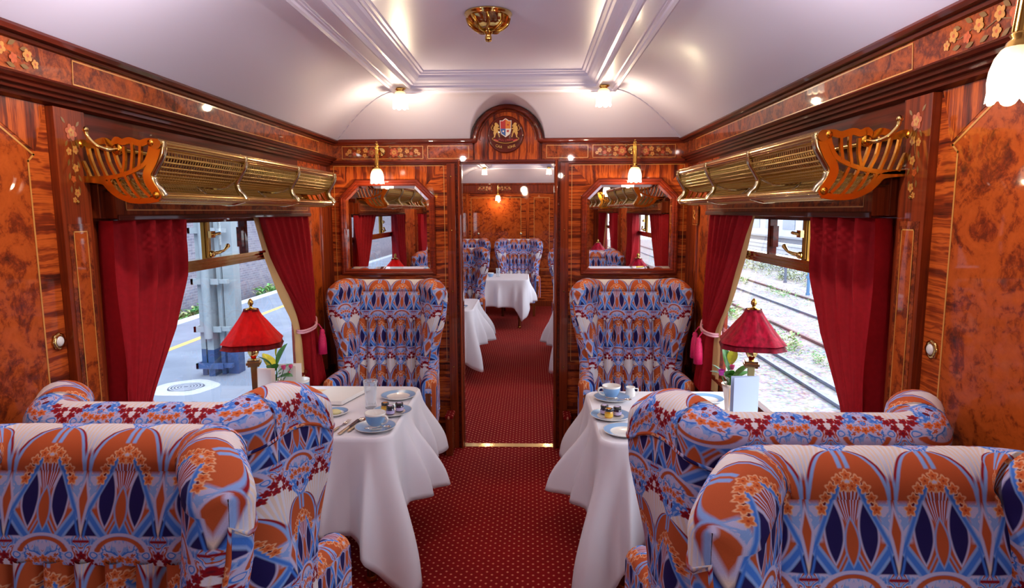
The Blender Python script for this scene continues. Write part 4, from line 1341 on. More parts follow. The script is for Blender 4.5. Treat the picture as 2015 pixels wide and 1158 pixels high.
# ------------------------------------------------------------------ crest over the door
t = thing('name_plaque', 'round wooden name plaque with painted coat of arms above the doorway', 'plaque', (-.012, D-.026, 2.288))
WOODD = wood_plain('plaque_wood', 'x', (96, 28, 12), (70, 18, 8))
disc = MB().lathe([(.0, -.010), (.108, -.010), (.112, -.013), (.120, -.014), (.127, -.010), (.129, 0), (.0, 0)], 64, axis='y'); disc.build('disc', WOODD, t)
Rr, Bb, Oo, Ww = plain('crest_red', (176, 30, 30), .4, coat=.6), plain('crest_blue', (44, 88, 168), .4, coat=.6), plain('crest_orange', (212, 122, 34), .4, coat=.6), plain('crest_white', (226, 220, 214), .4, coat=.6)
GOLD = plain('gilt_paint', (206, 160, 78), .35, coat=.6, noise=.3, nscale=200)
fy = lambda d: (lambda u, v, h=0: (u, -.0105-d-h, v))
m = MB()
SHV = .036
def shield(k):  return [(a*.92, b*.88 + SHV) for a, b in _shield(k)]
def _shield(k): return [(-.040*k, .050*k+.012), (-.022*k, .045*k+.016), (0, .066*k+.012), (.022*k, .045*k+.016), (.040*k, .050*k+.012), (.037*k, -.010), (.030*k, -.034*k), (0, -.056*k), (-.030*k, -.034*k), (-.037*k, -.010)]
f1 = fy(.0004); m.poly([f1(u, v) for u, v in shield(1.12)], 3)
f2 = fy(.0012); sh = shield(1.0)
m.poly([f2(u, v) for u, v in [sh[2], sh[1], sh[0], (-.0348, .0395), (0, .0395)]], 0)
m.poly([f2(u, v) for u, v in [sh[2], (0, .0395), (.0348, .0395), sh[4], sh[3]]], 2)
m.poly([f2(u, v) for u, v in [(0, .0395), (-.0348, .0395), sh[9], sh[8], sh[7]]], 1)
m.poly([f2(u, v) for u, v in [(0, .0395), sh[7], sh[6], sh[5], (.0348, .0395)]], 3)
f3 = fy(.0018)
def beast(mm, cx, cz, k, mat, fx=1):
    P = [(-.9, .2), (-.5, .55), (-.55, .95), (-.1, .75), (.5, .9), (.85, .45), (.45, .25), (.9, -.1), (.45, -.1), (.55, -.75), (.2, -.4), (-.2, -.8), (-.25, -.2), (-.7, -.35)]
    mm.poly([f3(cx + fx*a*k, cz + b*k) for a, b in P], mat)
beast(m, .017, .064, .009, 0); beast(m, .016, .021, .011, 0); beast(m, -.016, .020, .008, 3)
m.build('shield', [Rr, Bb, Oo, Ww], t)
m = MB()
for q in (-1, 1):    # lions rampant holding the shield
    P = [(.052, .052), (.060, .064), (.072, .066), (.078, .056), (.074, .046), (.082, .036), (.086, .020), (.080, .004), (.086, -.010), (.080, -.030), (.084, -.044), (.074, -.044), (.072, -.030), (.066, -.014), (.060, -.004), (.052, -.020), (.046, -.042), (.040, -.042), (.046, -.016), (.050, .004), (.056, .018), (.044, .016), (.042, .024), (.056, .030), (.046, .038), (.046, .044)]
    m.poly([f3(q*u, v*.92+.020) for u, v in P], 0)
    tl = catmull([(q*.080, 0, .002), (q*.094, 0, .010), (q*.098, 0, .028), (q*.090, 0, .040), (q*.094, 0, .048)], 4)
    m.tube([(p.x, -.0125, p.z*.92+.022) for p in tl], .0022, 5)
m.build('lion_supporter', GOLD, t)
m = MB(); sc_pts = []
for k in range(25):
    u = -.080 + .160*k/24; sc_pts.append((u, -.0125, -.060 + .020*(abs(u)/.080)**2))
m.tube(sc_pts, .0022, 6)
for q in (-1, 1):
    m.tube(catmull([(q*.080, -.0125, -.040), (q*.090, -.0125, -.034), (q*.092, -.0125, -.026), (q*.084, -.0125, -.022)], 4), .002, 6)
    m.poly([f3(q*u, v) for u, v in [(.052, -.040), (.078, -.030), (.084, -.038), (.078, -.046), (.054, -.052)]], 1)
m.build('motto_ribbon', [GOLD, Rr], t)
def arc_text(txt, rad, size, a0, step, mat, name, cz=0.0, d=.0026):
    mm = MB()
    for i, ch in enumerate(txt):
        if ch == ' ': continue
        v, f = text_polys(ch, size); a = step[i] if isinstance(step, list) else a0 + step*i
        c, s_ = math.cos(a), math.sin(a)
        px, pz = rad*math.sin(a), cz - rad*math.cos(a)
        mm.add([(px + x*c - y*s_, -.0105-d, pz + x*s_ + y*c) for x, y, z in v], f)
    return mm.build(name, mat, t)
arc_text('PULLMAN', .205, .020, -.225, .075, Rr, 'motto_lettering', .158)
arc_text('CARIONE', .170, .025, 0, [-.40, -.30, -.195, .105, .185, .295, .395], GOLD, 'car_name_lettering', .072)

# ------------------------------------------------------------------ bell pushes, switch panel
def bell(label, s, y, z, nx=W-.004):
    t = thing('bell_push', label, 'bell push', (s*nx, y, z), -s*PI/2)
    MB().lathe([(.0, -.004), (.020, -.006), (.026, -.004), (.028, 0), (.0, 0)], 24, axis='y', wob=lambda a, z_: 1+.06*math.cos(a*8)).build('brass_surround', BRASS_B, t)
    MB().lathe([(.0, -.010), (.010, -.010), (.015, -.007), (.016, -.004)], 20, axis='y').build('china_button', WHITE, t)
bell('round china bell push in brass surround on the left panel', -1, 1.915, 1.36)
bell('round china bell push in brass surround on the right panel', 1, 1.815, 1.362)
t = thing('switch_panel', 'small square wooden switch panel outlined in pale line, right corner', 'switch', (1.291, 4.44, 1.725))
MB().box(0, -.012, -.055, .055, -.058, .058).build('plate', BURLD, t, bevel=.002)
MB().tube(catmull([(-.014, .02, .03), (-.016, -.012, .012), (-.016, .014, -.008), (-.014, -.015, -.032)], 5), .004, 6).build('keyhole_ornament', INL, t)
m = MB(); strips(m, [(-.062, -.066), (.062, -.066), (.062, .066), (-.062, .066)], lambda u, v, h: (-.010-h, u, v), .004, 0); m.build('pale_border', INL, t)
for s, lb in ((-1, 'low carpet-topped mahogany box beside the left door post'), (1, 'low carpet-topped mahogany box beside the right door post')):
    t = thing('carpeted_step', lb, 'step', (s*.425, 4.44, 0))
    MB().box(-.026, .026, .01, .15, 0, .275).build('casing', MAH, t, bevel=.004)
    MB().box(-.030, .030, .0, .15, .275, .30).build('carpet_top', CARPET, t, bevel=.008)

# ------------------------------------------------------------------ tableware
def plate(label, x, y, r=.096, z=TZ, rim=.60, name='plate'):
    m = MB()
    m.lathe([(.0, .004), (r*rim*.92, .004), (r*rim, .006)], 40, mat=0)
    m.lathe([(r*rim, .006), (r*(rim+.06), .009)], 40, mat=0)
    m.lathe([(r*(rim+.06), .009), (r*.965, .017)], 40, mat=1)
    m.lathe([(r*.965, .017), (r, .018), (r*.98, .0145), (r*.62, .0), (.0, .0)], 40, mat=0)
    o = m.build(name, [WHITE, BLUE]); o.location = (x, y, z+.001)
    return tag(o, label, 'plate')
def saucer(label, x, y, r=.093):
    m = MB()
    m.lathe([(.0, .005), (r*.30, .005), (r*.36, .007)], 40, mat=0)
    m.lathe([(r*.36, .007), (r*.96, .019)], 40, mat=1)
    m.lathe([(r*.96, .019), (r, .020), (r*.97, .0165), (r*.5, .001), (.0, .001)], 40, mat=0)
    o = m.build('saucer', [WHITE, BLUE]); o.location = (x, y, TZ+.001)
    return tag(o, label, 'saucer')
def cup(label, x, y, rz, z=TZ+.0092, h=.068, r=.050, handle=True):
    t = thing('teacup', label, 'cup', (x, y, z), rz)
    m = MB()
    m.lathe([(.0, .003), (.022, .001), (.024, .0), (.025, .006)], 36, mat=0)
    m.lathe([(.025, .006), (.036, .018), (.044, .036), (r*.97, h*.86)], 36, mat=1)
    m.lathe([(r*.97, h*.86), (r, h), (r*.955, h), (.042, .036), (.034, .018), (.020, .010), (.0, .009)], 36, mat=0)
    m.build('cup_body', [WHITE, BLUE], t)
    if handle:
        MB().tube(catmull([(.046, 0, h*.80), (.062, 0, h*.88), (.074, 0, h*.72), (.070, 0, h*.48), (.054, 0, h*.30), (.040, 0, h*.26)], 5), .0048, 8, flat=(1, 1.3)).build('handle', WHITE, t)
    return t
def jam_jar(label, x, y, body, z, lab=True):
    t = thing('jam_jar', label, 'jam jar', (x, y, z), rnd.random()*3)
    MB().lathe([(.0, .0), (.018, .0), (.0205, .004), (.0205, .026), (.018, .031), (.018, .033), (.0, .033)], 28).build('jar_body', body, t)
    if lab: MB().lathe([(.0208, .007), (.0208, .023)], 28).build('label_band', JAMLAB if body is JAM_D else plain('yellow_label', (226, 178, 60), .5), t)
    MB().lathe([(.0, .046), (.0175, .046), (.0195, .044), (.020, .033), (.0, .033)], 28, wob=lambda a, z_: 1+.012*math.cos(a*24)).build('lid', BLACK, t)
    MB().lathe([(.0, .0464), (.0125, .0464)], 20).build('lid_print', JAMLAB if body is JAM_D else JAM_Y, t)
    return t
def tumbler(label, x, y, z=TZ, h=.145, r=.036):
    t = thing('glass_tumbler', label, 'glass', (x, y, z))
    wob = lambda a, z_: 1 + .035*math.cos(a*10)*(1 if z_ < h*.72 else 0)
    MB().lathe([(.0, .0), (r*.80, .0), (r*.86, .01), (r*.80, h*.30), (r*.86, h*.62), (r*.95, h*.85), (r*1.05, h), (r*.99, h), (r*.88, h*.85), (r*.78, h*.62), (r*.72, h*.30), (r*.70, .022), (.0, .020)], 40, wob=wob).build('cut_glass_body', CRYSTAL, t)
    MB().lathe([(r*1.04, h-.001), (r*1.05, h+.001), (r*1.0, h+.001)], 40).build('rim', pane_mat('glass_rim', .9), t)
    return t
def cutlery(kind, label, x, y, ang, z=TZ, ln=.20, mat=SILVER, tilt=0.0, group=None):
    t = thing(kind, label, {'table_knife': 'knife', 'table_fork': 'fork', 'table_spoon': 'spoon', 'teaspoon': 'spoon'}[kind], (x, y, z), ang, group)
    t.rotation_euler = (0, tilt, ang)
    hd = MB(); hl = ln*.46
    rows = []
    for q, w in ((0, .006), (.06, .0095), (.5, .0085), (.9, .0068), (1, .005)):
        xx = -ln/2 + hl*q; w *= ln/.2
        rows.append([(xx, w*math.cos(2*PI*k/10), .0065 + .0042*math.sin(2*PI*k/10)) for k in range(10)])
    hd.grid(rows, closeu=True); hd.add(rows[0], [list(range(10))]); hd.add(rows[-1], [list(range(10))[::-1]])
    hd.build('handle', plain('pearl_handle', (206, 184, 158), .2, .6) if kind != 'teaspoon' else mat, t)
    b = MB(); x0 = -ln/2 + hl
    if kind == 'table_knife':
        P = [(x0, -.006), (x0+ln*.1, -.009), (ln/2-.02, -.010), (ln/2, .004), (ln/2-.01, .009), (x0, .008)]
        b.prism(P, lambda p: (p[0], p[1], .005), lambda p: (p[0], p[1], .0075))
        b.build('blade', STEEL_H, t)
    elif kind == 'table_fork':
        b.bar([(x0, 0, .0065), (ln*.22, 0, .004)], .007, .003); b.bar([(ln*.22, 0, .004), (ln*.28, 0, .003)], .022, .003)
        for k in (-1.5, -.5, .5, 1.5): b.tube([(ln*.28, k*.006, .003), (ln/2, k*.0055, .009)], [.0018, .001], 6)
        b.build('tines', mat, t)
    else:
        b.bar([(x0, 0, .0065), (ln*.24, 0, .005)], .006, .003)
        rows = []
        for k in range(9):
            q = k/8; xx = lerp(ln*.22, ln/2, q); w = .021*ln/.2*math.sin(PI*(.06+.90*q))**.7
            rows.append([(xx, w*math.sin(PI*(j/8-.5)), .010 - .0075*math.cos(PI*(j/8-.5))*math.sin(PI*(.08+.84*q))) for j in range(9)])
        b.grid(rows); b.build('bowl', mat, t)
    return t
def folded_card(label, x, y, rz, w, h, open_deg, mat=PAPER, name='menu_card', lean=.10):
    t = thing(name, label, 'card', (x, y, TZ), rz)
    a = math.radians(open_deg)/2
    for q, nm in ((1, 'cover'), (-1, 'cover')):
        dx, dyy = math.cos(a)*w, q*math.sin(a)*w
        nx, ny = q*-math.sin(a)*.001, math.cos(a)*.001
        m = MB()
        A = [(0, 0, 0), (dx, dyy, 0), (dx, dyy, h), (0, 0, h)]
        B = [(p[0]+ny*0+q*.0, p[1]+q*.002, p[2]) for p in A]
        m.add(A + B, [(0, 1, 2, 3), (7, 6, 5, 4), (0, 4, 5, 1), (1, 5, 6, 2), (2, 6, 7, 3), (3, 7, 4, 0)])
        m.build('cover', mat, t)
    return t
def vase(label, x, y, h=.125, r=.036):
    m = MB().lathe([(.0, .0), (r*.52, .0), (r*.55, .004), (r*.46, .012), (r*.52, .03), (r*.62, h*.5), (r*.86, h*.85), (r*1.08, h), (r*1.02, h), (r*.80, h*.85), (r*.56, h*.5), (r*.40, .03), (.0, .028)], 36, wob=lambda a, z: 1+.05*math.cos(a*6))
    o = m.build('flower_vase', plain('frosted_silver', (216, 200, 190), .22, .55)); o.location = (x, y, TZ)
    return tag(o, label, 'vase')
def leaf_mb(L, w, bend):
    rows = []
    for k in range(9):
        q = k/8; ww = w*math.sin(PI*min(1, q*.92+.04))**.8 * (1 if q < 1 else .02)
        zx = L*q; zz = -bend*q*q
        rows.append([(zx, ww*j/3, zz + abs(j)/3*ww*.35) for j in range(-3, 4)])
    return rows
def posy(label, x, y, z, leaves, blooms, seed=1):
    leaves = [(a, e, L*1.25, w*1.25, u*1.25, m) for a, e, L, w, u, m in leaves]; blooms = [(a*1.2, b*1.2, c*1.2, r*1.15, m) for a, b, c, r, m in blooms]
    t = thing('posy', label, 'flowers', (x, y, z))
    st = MB()
    def place(rows, az, el, base, roll=0.0):
        R = Matrix.Rotation(az, 3, 'Z') @ Matrix.Rotation(-el, 3, 'Y') @ Matrix.Rotation(roll, 3, 'X')
        return [[tuple(R @ Vector(p) + Vector(base)) for p in r] for r in rows]
    for (az, el, L, w, up, mat) in leaves:
        b = (.012*math.cos(az), .012*math.sin(az), up)
        MB().grid(place(leaf_mb(L, w, L*.18), az, el, b, 0.2)).build('leaf', mat, t)
        st.tube([(0, 0, -.07), (b[0]*.6, b[1]*.6, 0), b], .0022, 5)
    for (bx, by, bz, r, mat) in blooms:
        m = MB()
        for k in range(9):
            a = 2*PI*k/9*1.9; q = .35 + .65*k/9
            rows = []
            for u in range(5):
                rows.append([(bx + r*q*math.cos(a + (v-2)*.33)*(.55+.45*u/4), by + r*q*math.sin(a+(v-2)*.33)*(.55+.45*u/4), bz + r*(-.7 + 1.5*u/4 - .35*q*u/4) + r*.08*math.cos((v-2)*1.2)) for v in range(5)])
            m.grid(rows)
        m.ball((bx, by, bz), r*.45, 6)
        m.build('blossom', mat, t)
        st.tube([(0, 0, -.07), (bx*.5, by*.5, .0), (bx, by, bz-r*.5)], .002, 5)
    st.build('stems', LEAF, t)
    return t

# --- left table
plate('blue rimmed side plate at the far corner of the left table', -.560, 3.40)
plate('blue rimmed plate carrying three jam jars on the left table', -.535, 3.125, .100)
jam_jar('yellow marmalade jar with black lid, left table', -.572, 3.135, JAM_Y, TZ+.0068)
jam_jar('dark jam jar nearest the cup on the left table plate', -.535, 3.085, JAM_D, TZ+.0068)
jam_jar('dark jam jar at the aisle side of the left table plate', -.500, 3.135, JAM_D, TZ+.0068)
saucer('blue saucer under the cup on the left table', -.560, 2.880, .096)
cup('blue and white teacup standing on its saucer, left table', -.565, 2.900, -.5)
cutlery('teaspoon', 'silver teaspoon lying on the saucer of the left table', -.535, 2.825, .25, TZ+.022, .12)
cutlery('table_knife', 'table knife with dark blade lying on the left table edge', -.690, 2.905, 1.40, TZ, .22)
cutlery('table_spoon', 'silver spoon beside the saucer on the left table', -.662, 2.935, 1.42, TZ, .20)
cutlery('table_fork', 'table fork lying outermost in the row of cutlery, left table', -.735, 2.90, 1.36, TZ, .20)
tumbler('tall cut crystal tumbler standing beside the jam plate on the left table', -.665, 3.215)
m = MB(); m.add([(-.20, -.14, 0), (.02, -.16, 0), (.10, .13, 0), (-.12, .15, 0), (-.20, -.14, .012), (.02, -.16, .02), (.10, .13, .02), (-.12, .15, .014)], [(3, 2, 1, 0), (4, 5, 6, 7), (0, 1, 5, 4), (1, 2, 6, 5), (2, 3, 7, 6), (3, 0, 4, 7)])
o = m.build('folded_napkin', PAPER); o.location = (-.845, 3.40, TZ+.006); tag(o, 'large white folded napkin lying flat on the left table', 'napkin')
m = MB(); m.add([(-.10, -.10, 0), (.12, -.12, 0), (.14, .06, 0), (-.08, .08, 0), (-.10, -.10, .004), (.12, -.12, .006), (.14, .06, .006), (-.08, .08, .004)], [(3, 2, 1, 0), (4, 5, 6, 7), (0, 1, 5, 4), (1, 2, 6, 5), (2, 3, 7, 6), (3, 0, 4, 7)])
o = m.build('envelope', PAPER_C); o.location = (-1.10, 3.47, TZ+.001); tag(o, 'cream envelope under the napkin at the window end of the left table', 'envelope')
o = plate('small pewter rimmed butter dish on the left table', -.82, 3.10, .068, name='butter_dish'); o['category'] = 'dish'
m = MB(); m.ball((0, 0, .012), .034, 8, sc_=(1, .8, .4)); o = m.build('butter_pat', plain('butter', (214, 204, 150), .4)); o.location = (-.82, 3.10, TZ+.001); tag(o, 'butter pat in the small dish on the left table', 'butter')
vase('fluted silver bud vase with pink buds on the left table', -1.155, 3.20, .155)
posy('posy of green and yellow leaves with pink buds in the left vase', -1.155, 3.20, TZ+.148,
     [(-.4, .35, .085, .022, .01, LEAF), (2.7, .35, .09, .026, .012, LEAF), (2.5, 1.0, .10, .030, .03, LEAF_Y), (.6, 1.25, .10, .022, .06, LEAF), (-1.4, .8, .07, .024, .04, LEAF), (3.6, .9, .07, .020, .06, LEAF), (.1, 1.5, .075, .02, .10, LEAF_Y), (.3, .7, .07, .012, .03, LEAF), (-.9, .5, .06, .014, .02, LEAF)],
     [(.045, -.01, .060, .014, PINK), (.072, .0, .062, .012, PINK), (.055, .02, .03, .008, PINK)])
folded_card('tall white menu card standing beside the lamp on the left table', -1.215, 3.105, -.15, .10, .235, 18)
folded_card('second white menu card standing behind the left vase', -1.17, 3.28, -.10, .12, .215, 30)
cup('tall pale blue tea bowl behind the vase on the left table', -1.085, 3.375, 1.0, TZ, .11, .046, handle=False)
# --- right table
saucer('blue saucer under the cup at the far side of the right table', .600, 3.375, .098)
cup('blue and white teacup standing on its saucer, right table', .598, 3.385, PI+.25)
cutlery('teaspoon', 'silver teaspoon lying on the saucer of the right table', .625, 3.305, -.35, TZ+.020, .14)
plate('blue rimmed plate carrying three jam jars on the right table', .556, 3.075, .100)
jam_jar('dark jam jar at the aisle side of the right table plate', .530, 3.110, JAM_D, TZ+.0068)
jam_jar('yellow marmalade jar in front of two dark jars, right table', .545, 3.055, JAM_Y, TZ+.0068)
jam_jar('dark jam jar beside the marmalade on the right table plate', .590, 3.085, JAM_D, TZ+.0068)
plate('blue rimmed side plate at the near corner of the right table', .592, 2.85, .098)
m = MB(); m.lathe([(.0, .0), (.020, .0), (.028, .015), (.026, .035), (.022, .05), (.026, .060), (.023, .060), (.019, .05), (.0, .02)], 24); m.tube(catmull([(.024, 0, .05), (.042, 0, .048), (.038, 0, .022), (.027, 0, .016)], 4), .003, 6)
o = m.build('cream_jug', WHITE); o.location = (.705, 3.42, TZ); tag(o, 'small white cream jug behind the chair back, right table', 'jug')
cutlery('table_spoon', 'silver spoon lying near the window on the right table', 1.00, 3.36, 2.2, TZ, .17)
m = MB(); rr_ = random.Random(3)
m.lathe([(.0, .002), (.030, .003), (.048, .014), (.050, .016), (.046, .012), (.03, .0), (.0, .0)], 24)
o = m.build('sugar_dish', CRYSTAL); o.location = (.935, 3.28, TZ); tag(o, 'shallow crystal sugar dish on the right table', 'dish')
for k in range(5):
    b = MB().box(-.008, .008, -.008, .008, 0, .014); o = b.build('sugar_lump', plain('brown_sugar', (196, 150, 110), .8) if k % 2 else WHITE, bevel=.001)
    o.location = (.935 + .02*math.cos(k*1.257), 3.28 + .02*math.sin(k*1.257), TZ+.0065); o.rotation_euler = (0, 0, k)
    tag(o, 'sugar lump lying in the crystal dish on the right table', 'sugar lump', 'sugar lumps in the crystal dish')
plate('blue rimmed side plate beside the vase on the right table', 1.10, 3.36, .092)
cutlery('teaspoon', 'silver teaspoon beside the plate by the right vase', 1.02, 3.20, .5, TZ, .13)
vase('fluted silver bud vase with magenta buds on the right table', 1.152, 3.15, .155)
posy('posy of bright green leaves with magenta buds in the right vase', 1.152, 3.15, TZ+.148,
     [(-.1, .9, .10, .020, .02, LEAF), (1.9, 1.35, .095, .026, .055, LEAF), (.2, .5, .085, .016, .02, LEAF), (2.6, .9, .08, .02, .02, LEAF), (-.6, .4, .08, .018, .01, LEAF), (3.0, .5, .07, .02, .03, LEAF), (.9, 1.2, .07, .02, .08, LEAF_Y), (-1.5, .6, .06, .02, .03, LEAF), (4.4, .9, .06, .02, .03, LEAF)],
     [(-.040, -.02, .058, .019, MAG), (.004, -.015, .078, .015, PINK), (.015, .01, .02, .009, PINK)])
t = folded_card('tall pale blue menu folder standing open behind the right vase', 1.200, 2.88, PI+.12, .125, .262, 14, plain('blue_menu_paper', (176, 190, 222), .6))
# next saloon
tumbler('small glass tumbler on the far table of the next saloon', -.35, 9.98, h=.13, r=.033)
cup('white cup beside the tumbler on the far table, next saloon', -.46, 9.90, PI, TZ)
tumbler('water glass further left on the far table, next saloon', -.75, 9.70, h=.12, r=.032)
plate('plate with jam jars on the cut-off table by the left door jamb', -.60, 6.72, .10)
jam_jar('dark jam jar on the cut-off table by the left door jamb', -.60, 6.72, JAM_D, TZ+.0068)
# ------------------------------------------------------------------ next saloon
FY0, FY1 = D+.08, 11.85
build_ceiling('ceiling_far', FY0, FY1, False)
for s, nm in ((-1, 'left_far'), (1, 'right_far')):
    w = side_wall(s, FY0, FY1, [(5.3, 7.2), (8.4, 10.9)], nm)
    w.box(s*1.24, s*1.30, FY0, FY1, 2.08, 2.26, 0)
    struct(w.build('wall_' + nm, [MAH]))
mb = MB(); mb.box(-1.36, 1.36, FY1, FY1+.08, 0, 2.7, 0)
q = lambda x0, x1, z0, z1, m, h=.003: mb.box(x0, x1, FY1+.001, FY1-h, z0, z1, m)
q(-1.28, 1.28, .1, 2.10, 1)
fn = lambda u, v, h: (u, FY1-.004-h, v)
for x0, x1 in ((-.93, -.02), (.22, .50), (-1.27, -1.02)):
    q(x0, x1, .70, 2.0, 3, .005); strips(mb, [(x0, .70), (x1, .70), (x1, 2.0), (x0, 2.0)], lambda u, v, h: fn(u, v, h+.0015), .008, 4)
for x in (-1.0, .10, .60): mb.box(x-.03, x+.03, FY1, FY1-.012, .64, 2.08, 2)
mb.box(-1.28, 1.28, FY1, FY1-.03, .60, .66, 0)
mb.box(-1.3, 1.3, FY1, FY1-.02, 2.10, 2.235, 0); mb.tube([(-1.3, FY1-.015, 2.246), (1.3, FY1-.015, 2.246)], .022, 8, 0)
mb.box(-1.3, 1.3, FY1, FY1-.035, 2.085, 2.11, 0)
f3 = lambda u, v, h: (-.50 - .06 - u, FY1-.021-h, 2.17+v); spray(mb, f3, .24, .08, (5, 6, 7), 8)
f3 = lambda u, v, h: (-.50 + .06 + u, FY1-.021-h, 2.17+v); spray(mb, f3, .24, .08, (5, 6, 7), 9)
struct(mb.build('wall_far', [MAH, RIB_Z, RIB_X, BURL, INL, INL_O, INL_Y, INL_G]))
wall_lamp('small tulip wall lamp on the far end wall seen through the doorway', (-.43, FY1-.02, 2.175), (0, -1), 5)
ceiling_light('tulip ceiling light of the next saloon, seen at the top left of the doorway', -.63, 11.15, power=7)
ceiling_light('tulip ceiling light of the next saloon, beside the right door jamb', .47, 11.15, power=7)
for x in (-.8, -.02):
    t = thing('bell_push', 'brass bell push on the far end wall above the ' + ('left' if x < -.5 else 'right') + ' end chair', 'bell push', (x, FY1-.004, 1.35))
    MB().lathe([(.0, -.012), (.020, -.010), (.028, 0), (.0, 0)], 16, axis='y').build('brass_surround', BRASS_B, t); MB().lathe([(.0, -.016), (.014, -.012), (.014, -.008)], 12, axis='y').build('china_button', WHITE, t)
for y in (6.2, 8.6): point((0, y, 2.25), 14, (1, .82, .6), .08)  # fill lights with no fitting, added to brighten the next saloon

# ------------------------------------------------------------------ outside, platform side
def asphalt():
    t = NT('platform_asphalt'); o = t.obj()
    f = t.noise(o, 120.0, 3.0, .7); g = t.noise(o, 1.2, 3.0, .6)
    col = t.ramp(t.M('ADD', t.M('MULTIPLY', f, .45), t.M('MULTIPLY', g, .55)), [(.3, lin((82, 92, 112))), (.7, lin((124, 136, 156)))])
    t.bsdf(col, .9); return t.mat
def brickm():
    t = NT('soot_brick'); o = t.obj(); c = t.xyz(o)
    v = t.comb(c[1], c[2], 0.0)
    b = t.n('ShaderNodeTexBrick'); t.l(v, b.inputs['Vector'])
    b.inputs['Scale'].default_value = 4.2; b.inputs['Mortar Size'].default_value = .014; b.inputs['Row Height'].default_value = .32; b.inputs['Brick Width'].default_value = 1.0
    b.inputs['Color1'].default_value = lin((62, 66, 88)); b.inputs['Color2'].default_value = lin((98, 96, 110)); b.inputs['Mortar'].default_value = lin((134, 140, 156))
    n = t.noise(o, 6.0, 4.0, .65)
    col = t.mix(t.M('MULTIPLY', n, .55), b.outputs['Color'], lin((124, 120, 132)))
    n2 = t.noise(o, 22.0, 4.0, .7)
    col = t.mix(t.M('MULTIPLY_ADD', n2, 4.0, -2.2, clamp=True), col, lin((110, 76, 66)))
    t.bsdf(col, .9); return t.mat
def ballast():
    t = NT('ballast'); o = t.obj()
    v = t.n('ShaderNodeTexVoronoi'); t.l(o, v.inputs['Vector']); v.inputs['Scale'].default_value = 16.0
    n = t.noise(o, 2.0, 4.0, .7)
    c = t.mix(.55, v.outputs['Color'], lin((124, 118, 122)))
    c = t.mix(.7, c, t.ramp(v.outputs['Distance'], [(.0, lin((170, 164, 172))), (.7, lin((66, 58, 66)))]))
    c = t.mix(t.M('MULTIPLY_ADD', n, 3.5, -1.6, clamp=True), c, lin((156, 150, 144)))
    t.bsdf(c, .95); return t.mat
ASPH, BRICK, BALL = asphalt(), brickm(), ballast()
COPING = plain('platform_edge', (160, 168, 180), .8, noise=.1)
YEL = plain('yellow_line_paint', (186, 160, 96), .8, noise=.1)
GREYP = plain('grey_steel_paint', (136, 150, 160), .5, noise=.06, nscale=12)
BLUEP = plain('blue_steel_paint', (46, 72, 120), .5, noise=.2, nscale=10)
PZ = -.30
g = MB(); g.box(-6.35, -1.55, -45, 40, PZ-.4, PZ, 0); g.box(-6.62, -6.35, -45, 40, PZ-.35, PZ+.004, 1); g.box(-5.36, -5.24, -45, 40, PZ, PZ+.003, 2)
struct(g.build('ground_platform', [ASPH, COPING, YEL]))
g = MB(); g.box(-9.2, -6.62, -45, 44, -1.5, -1.2, 0); struct(g.build('ground_track_bed', BALL))
g = MB(); g.box(-9.5, -9.1, -45, 44, -1.5, 9, 0); g.box(-9.1, -9.04, -45, 44, 2.9, 3.1, 1); struct(g.build('wall_trackside', [BRICK, plain('brick_string_course', (150, 160, 180), .9)]))
RAIL = plain('rail_steel', (84, 92, 116), .35, .6, noise=.2, nscale=8)
RUST = plain('rusty_rail', (100, 70, 72), .6, .2, noise=.25, nscale=8)
def rail(label, x, z=-1.2, mat=RAIL, y0=-50, y1=60, group=None):
    m = MB(); P = [(-.07, 0), (.07, 0), (.07, .012), (.018, .03), (.012, .10), (.036, .115), (.036, .15), (-.036, .15), (-.036, .115), (-.012, .10), (-.018, .03), (-.07, .012)]
    m.prism(P, lambda p: (p[0], y0, p[1]), lambda p: (p[0], y1, p[1]))
    o = m.build('rail', mat); o.location = (x, 0, z - (.075 if x > 0 else 0)); return tag(o, label, 'rail', group)
rail('steel rail of the track behind the platform edge, left window', -7.0, mat=RUST, y1=44)
rail('steel rail at the foot of the brick wall, left window', -8.2, mat=RUST, y1=44)
# steel stanchion
t = thing('platform_column', 'grey riveted steel platform column with blue base outside the left window', 'column', (-3.80, 7.98, PZ))
cm = MB()
def channel(mb, z0, z1):
    mb.box(-.21, -.15, -.10, .10, z0, z1); mb.box(-.10, -.02, -.16, .10, z0, z1); mb.box(.02, .07, -.06, .12, z0, z1); mb.box(.08, .22, -.02, .16, z0, z1)
channel(cm, .34, 4.6); cm.build('upper_shaft', GREYP, t)
cm = MB(); channel(cm, 0, .34); cm.build('painted_base', BLUEP, t)
for k, z in enumerate((.13, .60, 1.20, 1.83, 2.5, 3.1)):
    m = MB().box(-.245, .10, -.19, -.165, z-.03, z+.04); m.box(-.245, -.215, -.19, .1, z-.03, z+.04); m.box(-.22, .2, -.165, -.10, z-.02, z+.03)
    m.build('tie_plate', BLUEP if k == 0 else GREYP, t)
pm = MB().tube([(-.045, -.22, .5), (-.045, -.22, 4.6)], .05, 12); pm.build('drain_pipe', GREYP, t)
